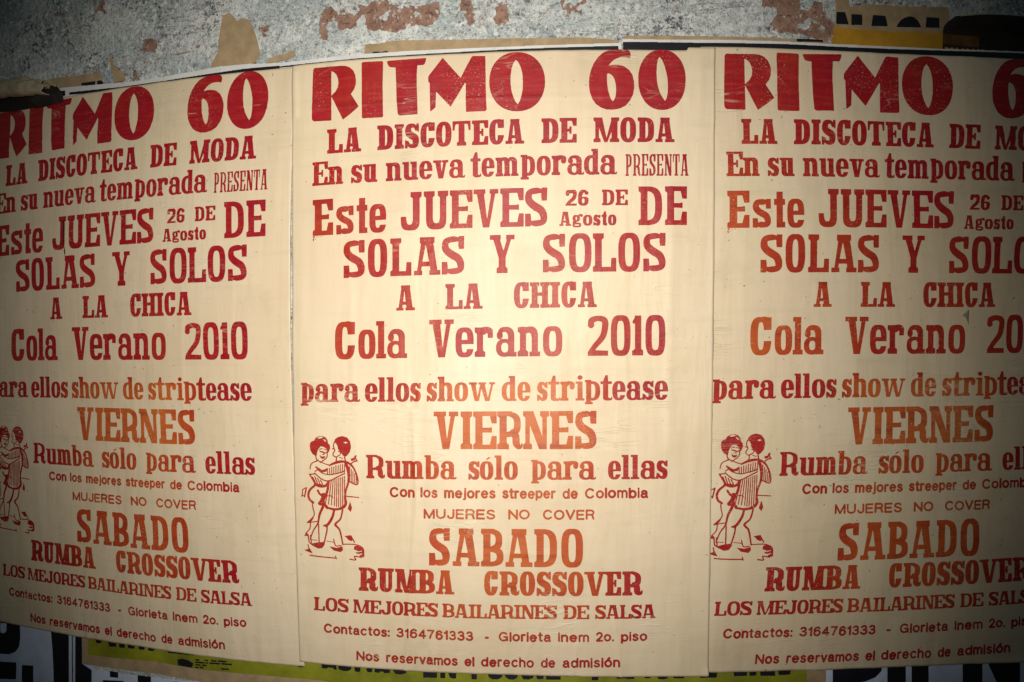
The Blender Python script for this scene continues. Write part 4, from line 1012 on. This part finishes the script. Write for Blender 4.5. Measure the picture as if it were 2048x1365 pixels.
patches = [Z8([(745,95),(770,70),(800,45),(860,60),(870,95),(900,100),(975,95),(1000,60),(985,35),(1060,25),(1130,5),(1180,3),(1215,25),(1250,55),(1300,50),(1340,40),(1420,38),(1460,20),(1500,15),(1512,60),(1500,110),(1470,150),(1390,165),(1310,150),(1290,185),(1240,200),(1150,190),(1060,188),(1040,150),(1040,110),(1010,100),(985,150),(950,185),(880,188),(865,140),(820,135),(800,170),(800,240),(770,245),(755,190)]),
 Z8([(1640,-10),(1735,20),(1725,90),(1735,150),(1690,155),(1665,90),(1630,30)]), Z8([(1850,30),(1885,20),(1940,40),(1935,130),(1890,165),(1850,140),(1870,90)]),
 Z8b([(1525,-20),(1750,-20),(1755,40),(1800,62),(1850,5),(1890,30),(1905,90),(1925,110),(1958,130),(1950,242),(1880,225),(1830,222),(1760,195),(1700,195),(1640,190),(1580,165),(1580,145),(1612,105),(1625,50),(1570,50),(1530,30)]),
 Z8b([(335,10),(380,-10),(375,25),(350,30)]), Z8b([(398,80),(412,42),(465,0),(455,35),(420,65)]), Z1([(650,75),(680,15),(700,-10),(720,-10),(716,50),(690,80)]), Z1([(960,350),(972,275),(1010,262),(1050,262),(1078,300),(1070,350),(1030,360)]),
 Z1([(350,110),(392,68),(405,95),(370,125)]), Z1([(765,460),(800,468),(860,500),(855,560),(770,560)]), Z1([(1790,200),(1832,165),(1830,240),(1795,260)]), Z1([(900,485),(935,480),(945,545),(905,548)]), Z8([(300,395),(400,390),(400,410),(300,412)]),
 zz(0, 0, 1, [(2130, 20), (2200, 5), (2230, 60), (2160, 80)]), zz(0, 0, 1, [(-160, 40), (-90, 10), (-60, 60), (-120, 95)])]
keep = [Z8([(1120,100),(1160,90),(1195,60),(1205,75),(1170,125),(1140,135)]), Z8b([(1738,150),(1780,130),(1822,98),(1808,145),(1790,175),(1750,168)]), Z8([(1360,80),(1390,85),(1385,100),(1350,98)])]
def coat():
    q = 1.5; lo = (-2.28 / PX, -1.23 / PX); hi = (2.08 / PX, 1.23 / PX)
    g = Gl(lo[0], lo[1], hi[0], hi[1], q); g.m[2:-2, 2:-2] = True
    for p in patches: g.poly(wu(p), -1)
    for p in keep: g.poly(wu(p))
    rng = np.random.RandomState(4)
    for p in patches:                                        # flakes scattered round the bare places
        w = wu(p); c0, sd = w.mean(0), w.std(0) + 3
        for _ in range(16):
            u, v = c0 + sd * rng.uniform(-2.2, 2.2, 2); r = rng.uniform(1.2, 4.5)
            g.poly([(u + r * rng.uniform(.4, 1.7) * math.cos(t), v + r * rng.uniform(.4, 1.4) * math.sin(t)) for t in np.linspace(0, 6.28, 8)[:-1]], -1 if rng.rand() < .6 else 1)
    for _ in range(230):                                     # small chips
        u, v = rng.uniform(-2400, 2200), (rng.uniform(-900, -470) if rng.rand() < .7 else rng.uniform(-1450, 1450)); r = rng.uniform(1.5, 5)
        g.poly([(u + r * rng.uniform(.4, 1.6) * math.cos(t), v + r * rng.uniform(.4, 1.3) * math.sin(t)) for t in np.linspace(0, 6.28, 8)[:-1]], -1)
    f, o = soft(g.m, 5)
    Y, X = np.mgrid[0:f.shape[0], 0:f.shape[1]] * (2 * q)
    f = f + (.55 * vnoise(X / 8, Y / 8, 8) + .4 * vnoise(X / 4, Y / 4, 9)) * ((f > .02) & (f < .98))
    xy, pl, seg = contour(f, lo[0] + o * q, lo[1] + o * q, 2 * q, .5, big=8, rim=True)
    s, h = xy[:, 0] * PX, -xy[:, 1] * PX
    co = surf(s, h, 0.0); pl = [p[:, ::-1] for p in pl]; base = len(co)
    u, inv = np.unique(seg, return_inverse=True); inv = inv.reshape(seg.shape)
    co = np.vstack([co, surf(s[u], h[u], -.0026)]); pl.append(np.stack([seg[:, 0], seg[:, 1], base + inv[:, 1], base + inv[:, 0]], 1))
    attach(link_mesh('whitewash_coat', co, pl, M_COAT), wall)
coat()

# ---------------------------------------------------------------- older bills and torn scraps
def scrap(name, label, cat, poly, off, mat, prints=(), group=None, torn=1.2, extra=None, subs=(), seed=0, ptorn=.15):
    c = np.mean(np.asarray(poly), 0); t = thing(name, label, cat, at_px(c[0], c[1], off), group)
    sheet_mesh('paper', [poly], list(subs), off, mat, t, q=.75, torn=torn, extra=extra, seed=seed)
    for i, (nm, m_, add, sub, do) in enumerate(prints):
        sheet_mesh(nm, add, sub, off + do, m_, t, q=.5, torn=ptorn, rim=False, extra=extra, seed=seed + i, pieces=nm in ('letter', 'black_rule', 'ochre_band'))
    return t
G1 = 'torn scraps of old brown paper along the top of the posters'
scrap('paper_scrap', 'tan triangular paper scrap on the flaking wall, tallest of the scraps', 'paper scrap', Z8([(140,98),(165,88),(190,84),(232,132),(262,118),(312,125),(330,170),(347,215),(362,270),(380,350),(345,395),(300,412),(180,440),(60,450),(68,400),(90,365),(108,330),(115,250),(125,180)]), .0006, M_TAN, group=G1, torn=.5, seed=2)
scrap('paper_scrap', 'small ochre folded flap just right of the tan triangular scrap', 'paper scrap', Z8([(425,385),(440,368),(520,345),(592,318),(602,345),(590,362),(500,392),(430,402)]), .0012, M_TAN, group=G1, seed=3, extra=lambda s, h: .004 * sg((s - (-.265)) / .006) * 0 + .002)
scrap('paper_scrap', 'long thin brown strip above the middle headline, left of the white gap', 'paper scrap', Z2([(765,250),(770,130),(900,122),(1050,96),(1400,90),(1700,86),(2050,78),(2400,74),(2754,68),(3080,92),(3080,200),(2000,220)]), .0008, M_TAN, [('letter', M_BLACK, [Z2([(832,215),(850,200),(890,196),(920,206),(935,196),(980,192),(985,225),(832,232)])], [], .0002)], G1, torn=.6, seed=4)
scrap('paper_scrap', 'thin pale brown strip ending below the large brown flaked patch', 'paper scrap', Z8b([(722,210),(900,208),(1200,212),(1500,218),(1740,228),(1900,240),(1940,250),(1940,290),(722,270)]), .0008, M_TAN, [('letter', M_BLACK, [Z8b([(1735,226),(1890,232),(1895,246),(1740,244)])], [], .0002)], G1, torn=.6, seed=5)
Z6 = lambda pts: zz(0, 130, .1172, pts)
scrap('paper_scrap', 'tan scrap with cut black letters beside the rolled corner', 'paper scrap', Z6([(600,300),(1000,212),(1250,195),(1500,150),(1700,122),(1745,200),(1745,420),(1500,480),(500,600)]), .0008, M_TAN, [('letter', M_BLACK, [Z6([(1385,308),(1622,275),(1622,345),(1385,378)]), Z6([(1652,272),(1720,262),(1765,300),(1755,330),(1652,335)])], [], .0002)], G1, torn=.5, seed=6)
scrap('paper_scrap', 'small brown shred hanging above the left poster edge', 'paper scrap', Z1([(745,395),(765,380),(775,440),(800,470),(845,500),(860,550),(780,560),(765,500)]), .0007, M_TAN, group=G1, torn=.8, seed=7)
# white printed strips whose black rule shows just above the posters
scrap('old_poster', 'white bill with thin black rule, above the left and middle posters', 'poster', [(112,179),(123,176),(264,164),(350,150),(439,133),(500,128),(560,126),(640,117),(714,109.4),(824,102),(1010,94),(1120,90),(1243,86.2),(1243,200),(824,240),(420,300),(118,330)], .0013, M_WHITE,
      [('black_rule', M_BLACK, [[(138,185),(240,174.5),(330,162),(420,147.5),(490,137.5),(559,131.5),(559,141),(500,149),(430,158),(300,176),(240,183),(138,190)], [(560,132.8),(714,117),(823,109.8),(1010,99.4),(1237,92),(1237,104),(1010,108),(823,116),(714,122),(560,136)], [(98,183),(130,181.5),(130,192),(98,194)]], [], .0002)], torn=.25, seed=8)
scrap('old_poster', 'white bill with thick black rule, above the right poster', 'poster', [(1246,78.7),(1330,79.5),(1450,79.5),(1571,83),(1685,89),(1800,94),(1906,98.7),(2048,104),(2200,110),(2330,116),(2330,260),(1246,220)], .0015, M_WHITE,
      [('black_rule', M_BLACK, [[(1246,84),(1400,85.5),(1571,88),(1685,94),(1780,98),(1906,102),(2048,107),(2300,116),(2300,132),(2048,120),(1819,112),(1685,104.5),(1571,99.5),(1450,97),(1376,96),(1375,103),(1246,103)]], [], .0002)], torn=.2, seed=9)
Z4 = lambda pts: zz(1640, 0, .1992, pts)
scrap('old_poster', 'ochre and tan bill with big cut black letters, torn along its top', 'poster', Z4([(165,-60),(290,-50),(292,66),(380,58),(500,45),(700,55),(850,66),(1000,70),(1290,72),(1302,190),(1260,262),(1300,330),(1640,340),(1640,640),(100,640),(118,415),(150,250),(158,120)]), .0010, M_TAN,
      [('ochre_band', M_YEL, [Z4([(140,270),(320,292),(560,305),(800,325),(1240,332),(1640,350),(1640,600),(110,600),(125,410)])], [], .0002),
       ('letter', M_BLACK, [Z4([(168,118),(255,122),(292,247),(165,240)]), Z4([(318,142),(425,146),(428,254),(316,250)]), Z4([(535,150),(660,160),(684,264),(517,262)]), Z4([(768,272),(785,240),(812,205),(850,178),(900,164),(945,170),(985,205),(1005,240),(1020,277)]), Z4([(1072,170),(1200,180),(1204,282),(1063,277)])], [], .0004)], torn=.8, seed=10)
def curl_dark(s, h):
    e = to_wall([(1990, 45)], 0)[0]
    return .018 * np.exp(-((h - e[1]) / .016) ** 2) * sg((s - to_wall([(1890, 50)], 0)[0][0]) / .012)
scrap('paper_scrap', 'dark sheet, shade of its curl in the colour, peeling forward with a pale upper edge', 'paper scrap', Z4([(1235,265),(1262,230),(1310,195),(1400,186),(1650,176),(1850,182),(2048,205),(2600,240),(3300,250),(3300,800),(1235,660),(1235,400)]), .0012, M_DARK,  # near-black colour includes the shade of the peeling curl
      [('pale_torn_edge', M_BACK, [Z4([(1330,200),(1400,182),(1650,172),(1850,178),(2048,202),(2600,238),(2600,247),(2048,212),(1850,190),(1650,186),(1400,197)])], [], .0008),
       ('brown_stain', M_BROWN, [Z4([(1235,330),(1450,350),(1600,360),(1600,480),(1235,440)])], [], .0003)], extra=curl_dark, torn=.6, seed=11)
# below the posters
z6 = lambda pts: zz(0, 1140, .3125, pts); zc = lambda pts: zz(600, 1080, .2051, pts); zd = lambda pts: zz(1000, 1080, .2051, pts); ze = lambda pts: zz(1400, 1140, .3164, pts)
scrap('old_poster', 'bluish white bill with huge black letters below the left poster', 'poster', z6([(-900,100),(-400,150),(560,300),(600,640),(1300,720),(1310,1100),(-900,1100)]), .0007, M_COLD,
      [('letter', M_BLACK, [z6([(-120,320),(130,320),(132,440),(125,490),(100,525),(60,540),(-120,525)]), z6([(-160,575),(108,592),(106,700),(-160,690)]), z6([(143,608),(215,612),(216,800),(143,800)]),
        z6([(322,300),(442,300),(446,900),(348,900),(345,650),(338,500)]), z6([(484,300),(526,300),(528,600),(588,640),(590,900),(484,900)]), z6([(462,300),(468,300),(472,900),(465,900)]),
        z6([(704,648),(756,655),(756,692),(704,686)]), z6([(880,675),(966,685),(966,740),(880,740)]), z6([(660,705),(790,712),(800,900),(660,900)]), z6([(880,760),(1000,765),(1000,900),(880,900)]), z6([(1110,715),(1250,730),(1250,900),(1110,900)])],
        [z6([(5,340),(44,342),(45,390),(30,405),(6,400)])], .0002)], torn=.1, seed=12)
scrap('old_poster', 'lime green bill with cut black letters and tan margin, below the middle poster', 'poster', [(165,1255),(560,1270),(1100,1290),(1652,1290),(1652,1420),(1000,1440),(640,1400),(500,1378),(420,1366),(312,1348),(165,1328)], .0013, M_TAN,
      [('lime_field', M_LIME, [[(177,1250),(560,1265),(1100,1285),(1613,1290),(1615,1420),(1000,1430),(800,1392),(640,1361),(520,1350),(406,1340),(312,1324),(177,1310)]], [], .0002),
       ('letter', M_BLACK, [zc([(-20,1180),(55,1180),(42,1235),(10,1246),(-20,1240)]), zc([(210,1200),(355,1225),(357,1266),(330,1268),(325,1250),(270,1245),(262,1256),(213,1254)]), zc([(373,1225),(500,1235),(500,1262),(470,1280),(425,1280),(375,1262)]), zc([(528,1235),(592,1240),(588,1286),(560,1290),(535,1280)]), zc([(648,1245),(708,1250),(704,1290),(670,1292),(650,1280)]), zc([(728,1250),(878,1260),(878,1298),(820,1300),(815,1285),(780,1283),(775,1297),(728,1292)]), zc([(900,1260),(1042,1275),(1035,1300),(985,1314),(930,1306)]),
        zc([(1203,1280),(1337,1285),(1337,1345),(1203,1342)]), zc([(1368,1285),(1417,1287),(1417,1348),(1368,1346)]), zc([(1445,1290),(1527,1292),(1522,1352),(1490,1352),(1460,1340)]), zc([(1673,1300),(1727,1302),(1724,1362),(1673,1360)]), zc([(1830,1305),(1980,1308),(1965,1345),(1930,1362),(1870,1360),(1840,1340)]), zc([(1990,1310),(2090,1312),(2060,1352),(2010,1350)]),
        zd([(45,1310),(182,1312),(165,1350),(130,1366),(80,1362)]), zd([(198,1312),(335,1314),(320,1352),(280,1366),(225,1362)]), zd([(345,1314),(427,1316),(424,1362),(362,1362)]), zd([(448,1316),(592,1318),(592,1368),(448,1368)]), zd([(893,1322),(962,1322),(957,1372),(893,1372)]), zd([(1138,1325),(1312,1325),(1305,1360),(1235,1360),(1230,1352),(1138,1358)]), zd([(1388,1322),(1482,1322),(1465,1350),(1420,1352)]), zd([(1520,1322),(1648,1322),(1630,1352),(1590,1362),(1545,1358)]), zd([(1680,1322),(1802,1322),(1795,1350),(1690,1350)]), zd([(2015,1270),(2110,1280),(2100,1345),(2020,1340)]),
        ze([(-10,630),(112,630),(105,682),(60,682),(0,684)]), ze([(208,625),(302,625),(296,672),(216,674)]), ze([(314,625),(357,625),(357,670),(314,672)]), ze([(378,625),(472,625),(478,672),(383,672)]), ze([(488,622),(578,622),(570,664),(500,668)]),
        z6([(605,430),(655,440),(648,468),(620,470)]), z6([(690,450),(745,455),(745,492),(700,492)]), z6([(760,455),(800,460),(800,500),(765,498)]), z6([(815,462),(865,470),(860,505),(820,502)]), z6([(885,470),(930,478),(925,512),(890,510)]), z6([(945,480),(992,490),(985,520),(950,518)]), z6([(1070,500),(1245,530),(1245,548),(1075,532)]), z6([(1905,560),(1955,570),(1950,600),(1925,622),(1908,622)])], [], .0004),
       ('small_print', M_BLACK, [z6([(1135,575),(1165,568),(1205,578),(1240,600),(1225,628),(1180,618),(1140,612)])] + [z6([(1252 + a, 570 + 16 * r + a * .06), (1252 + a + w, 571 + 16 * r + (a + w) * .06), (1252 + a + w, 581 + 16 * r + (a + w) * .06), (1252 + a, 580 + 16 * r + a * .06)]) for r, ws in enumerate(((0, 26, 60, 22, 100, 36, 142, 58), (0, 60, 66, 14, 88, 70, 164, 70), (0, 34, 42, 30), (0, 20, 26, 26, 165, 50))) for a, w in zip(ws[::2], ws[1::2])], [], .0004)], torn=.25, seed=13, ptorn=.1)
scrap('old_poster', 'bluish white bill with huge black letters below the right poster', 'poster', [(1648,1290),(2100,1270),(2420,1250),(2420,1480),(1648,1480)], .0010, M_COLD,
      [('letter', M_BLACK, [ze([(840,600),(1152,600),(1148,640),(1110,680),(1050,705),(980,722),(900,735),(840,740)]), ze([(1184,600),(1302,595),(1302,900),(1184,900)]), ze([(1338,600),(1447,600),(1447,900),(1338,900)]), ze([(1662,590),(1785,585),(1785,900),(1662,900)]), ze([(1815,580),(2022,570),(2026,900),(1960,900),(1900,760),(1860,680)]), ze([(2260,560),(2460,550),(2460,900),(2260,900)])], [], .0002)], torn=.2, seed=14)

# ---------------------------------------------------------------- the three posters
def edges(y):   # left and right paper edge in print coordinates
    return np.interp(y, [90, 700, 1000, 1360], [583, 583, 588, 599]), np.interp(y, [90, 500, 900, 1360], [1430, 1428, 1424, 1416])
TOPS = {'left': ([580, 1050, 1318, 1430], [101.5, 102, 100, 100]), 'middle': ([580, 714, 823, 1100, 1374, 1377, 1430], [99, 99.6, 101, 100.9, 100.6, 94.6, 94.6]), 'right': ([580, 640, 800, 950, 1100, 1430], [95.5, 96, 99.5, 101.3, 100, 100])}
def top_e(x, key): return np.interp(x, *TOPS[key]) + .35 * vnoise(x / 30, x * 0, 3)
def bot_e(x): return np.interp(x, [580, 1020, 1430], [1350, 1350.5, 1359]) + .5 * vnoise(x / 25, x * 0, 4)
def poster(key, label, px0, roll=False):
    g = 'concert posters pasted side by side'
    t = thing('event_poster', label, 'poster', at_px(px0[0], px0[1], OFFS[key]), 'red lettered posters pasted side by side')
    nu, nv = 212, 312
    U, V = np.meshgrid(np.linspace(0, 1, nu), np.linspace(0, 1, nv)); u, v = U.ravel(), V.ravel()
    y = 96 + v * 1256
    for _ in range(2):
        xl, xr = edges(y); x = xl + u * (xr - xl) + .4 * vnoise(y / 22, y * 0, 7) * ((u == 0) | (u == 1))
        y = top_e(x, key) + v * (bot_e(x) - top_e(x, key))
    p = np.stack([x, y], 1); J, I = np.mgrid[0:nv - 1, 0:nu - 1]; a = (J * nu + I).ravel()
    co = place(key, p); n0 = len(co)
    bd = np.concatenate([np.arange(nu), np.arange(1, nv) * nu + nu - 1, (nv - 1) * nu + np.arange(nu - 2, -1, -1), np.arange(nv - 2, 0, -1) * nu]); bn = np.roll(bd, -1)
    co = np.vstack([co, place(key, p[bd], -.0005)]); k = n0 + np.arange(len(bd)); kn = np.roll(k, -1)
    pc = np.vstack([pcs(key, p), pcs(key, p[bd])])
    attach(link_mesh('paper_sheet', co, [np.stack([a, a + nu, a + nu + 1, a + 1], 1), np.stack([bd, bn, kn, k], 1)], M_PAPER, pc=pc, smooth=True), t)
    sd = {'left': 1, 'middle': 2, 'right': 3}[key]
    for nm, lab, cv, lv in LINES:
        f, o = soft(cv.m)
        Y, X = np.mgrid[0:f.shape[0], 0:f.shape[1]] * (2 * Q); X = X + cv.x0; Y = Y + cv.y0
        f = f + (.13 * vnoise(X / 5, Y / 5, 50 + sd) + .10 * vnoise(X / 2, Y / 2, 60 + sd)) * ((f > .02) & (f < .98))
        c = contour(f, cv.x0 + o * Q, cv.y0 + o * Q, 2 * Q, lv, big=8)
        if c is None: continue
        xy, pl, _ = c
        co, pl, pcv, tn = place(key, xy, .00030), [q[:, ::-1] for q in pl], pcs(key, xy), tone_of(xy, key)
        if nm in ('headline', 'print_line'):
            ln = bpy.data.objects.new(nm, None); COL.objects.link(ln); ln.empty_display_size = .02
            ln.location = tuple(co.mean(0)); ln['label'] = lab; bpy.context.view_layer.update(); attach(ln, t); bpy.context.view_layer.update()
            for vid, pp in split_pieces(co, pl, ()):
                if sum(len(x) for x in pp) < 4: continue
                attach(link_mesh('letter', co[vid], pp, M_INK, pc=pcv[vid], tone=tn[vid]), ln)
        else:
            ob = link_mesh(nm, co, pl, M_INK, pc=pcv, tone=tn); ob['label'] = lab; attach(ob, t)
            if nm != 'ink_smudge': ob['kind'] = 'stuff'
    return t
pl_ = poster('left', 'left event poster, red lettering, its top corner rolled forward', (300, 740), roll=True)
pm_ = poster('middle', 'complete central event poster with red lettering, overlapping its two neighbours', (1005, 720))
pr_ = poster('right', 'right event poster with red lettering and a tiny torn flap above the year', (1740, 715))

# rolled, torn top corner of the left poster
def roll():
    prof = [(.024, .0062), (.036, .0075), (.045, .012), (.050, .019), (.0485, .027), (.042, .033), (.031, .035), (.022, .032), (.0165, .026), (.0155, .019), (.019, .0135), (.0255, .0115), (.032, .0145), (.035, .020), (.0335, .0255), (.028, .0275)]
    P = np.array(prof); t = np.linspace(0, len(P) - 1, 90); i = np.minimum(t.astype(int), len(P) - 2); fr = t - i
    def cr(k):
        A = np.vstack([2 * P[0] - P[1], P, 2 * P[-1] - P[-2]]); a, b, c, d = A[i, k], A[i + 1, k], A[i + 2, k], A[i + 3, k]
        return .5 * (2 * b + (c - a) * fr + (2 * a - 5 * b + 4 * c - d) * fr ** 2 + (3 * b - a - 3 * c + d) * fr ** 3)
    dz, of = cr(0), cr(1)
    nX = 150; X = np.linspace(-330, 108, nX)
    base = to_wall(np.stack([X, np.interp(X, [-330, 0, 112], [258, 219, 207])], 1), .003)
    S, T = np.meshgrid(base[:, 0], np.arange(90)); B = np.meshgrid(base[:, 1], np.arange(90))[0]
    X2 = np.meshgrid(X, np.arange(90))[0]
    k = 1 + .13 * vnoise(X2 / 42, T / 16., 5) + .10 * np.abs(vnoise(X2 / 17, T / 7., 6)) + .035 * vnoise(X2 / 6, T / 4., 12)
    k = k * np.interp(X2, [-330, 60, 112], [1.05, 1.0, .80])
    trim = .010 * sg((X2 - 82) / 8) * vnoise(T / 7., X2 / 90, 9)           # uneven torn end
    s, h = (S + trim).ravel(), (B + dz[:, None] * k).ravel(); o = (.0032 + (of[:, None] - .0032) * k).ravel()
    co = surf(s, h, o); nx = nX; J, I = np.mgrid[0:89, 0:nx - 1]; a = (J * nx + I).ravel()
    ob = link_mesh('rolled_corner', co, [np.stack([a, a + 1, a + nx + 1, a + nx], 1)], M_BACK, smooth=True)
    ob['label'] = 'blotched pale back of the sheet, rolled forward into a tube'
    md = ob.modifiers.new('thickness', 'SOLIDIFY'); md.thickness = .0005; md.offset = 0
    attach(ob, pl_)
    sheet_mesh('roll_shade_strip', [[(-330,222),(-150,208),(0,190),(70,186),(112,178),(126,186),(124,198),(112,206),(92,213),(60,217),(30,223),(0,225),(-150,246),(-330,266)]], [], OFFS['left'] + .0024, M_DARK, pl_, q=.5, torn=1.0, seed=21)  # dark strip painted in for the shade below the roll
    # dark torn tongue inside the mouth of the roll
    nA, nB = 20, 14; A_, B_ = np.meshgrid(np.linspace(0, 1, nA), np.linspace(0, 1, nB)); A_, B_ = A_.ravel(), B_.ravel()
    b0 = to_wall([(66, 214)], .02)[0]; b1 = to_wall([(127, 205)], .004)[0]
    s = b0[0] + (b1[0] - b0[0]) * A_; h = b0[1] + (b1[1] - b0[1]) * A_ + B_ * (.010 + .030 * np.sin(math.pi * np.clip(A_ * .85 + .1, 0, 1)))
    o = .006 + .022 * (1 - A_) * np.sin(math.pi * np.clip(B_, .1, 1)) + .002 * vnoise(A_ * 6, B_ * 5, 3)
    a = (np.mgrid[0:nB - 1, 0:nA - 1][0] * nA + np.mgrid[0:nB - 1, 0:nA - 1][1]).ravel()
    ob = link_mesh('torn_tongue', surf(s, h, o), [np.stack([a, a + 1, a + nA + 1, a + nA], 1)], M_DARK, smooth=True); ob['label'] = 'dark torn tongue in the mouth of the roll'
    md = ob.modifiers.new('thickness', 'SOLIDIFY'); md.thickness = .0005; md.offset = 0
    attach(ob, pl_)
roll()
# tiny torn flap on the right poster and a dark tear in the left one
def flap():
    c = to_wall([(1928, 632)], .003)[0]; u = np.linspace(0, 1, 8); A_, B_ = np.meshgrid(u, u); A_, B_ = A_.ravel(), B_.ravel()
    z = lambda pts: to_wall(zz(1400, 360, .3164, pts), .0025)
    q = z([(1640, 858), (1692, 822), (1690, 915), (1668, 868)])
    w = (1 - A_)[:, None] * ((1 - B_)[:, None] * q[0] + B_[:, None] * q[3]) + A_[:, None] * ((1 - B_)[:, None] * q[1] + B_[:, None] * q[2])
    o = .0048 + .0035 * (1 - A_) * (1 - .3 * B_); a = (np.mgrid[0:7, 0:7][0] * 8 + np.mgrid[0:7, 0:7][1]).ravel()
    ob = link_mesh('torn_flap', surf(w[:, 0], w[:, 1], o), [np.stack([a, a + 8, a + 9, a + 1], 1)], M_BACK, smooth=True); ob['label'] = 'tiny pale flap torn loose above the year'
    md = ob.modifiers.new('thickness', 'SOLIDIFY'); md.thickness = .0004; md.offset = 0
    attach(ob, pr_)
flap()
_o = sheet_mesh('dark_tear', [zz(0, 250, .29297, [(428,655),(438,640),(440,760),(438,830),(446,870),(442,900),(436,860),(432,800)])], [], OFFS['left'] + .0012, M_DARK, pl_, q=.25, torn=.3, rim=False)
if _o: _o['label'] = 'dark narrow tear through the J'
bpy.context.view_layer.update()
print('objects', len(scn.objects), 'polys', sum(len(o.data.polygons) for o in scn.objects if o.type == 'MESH'))
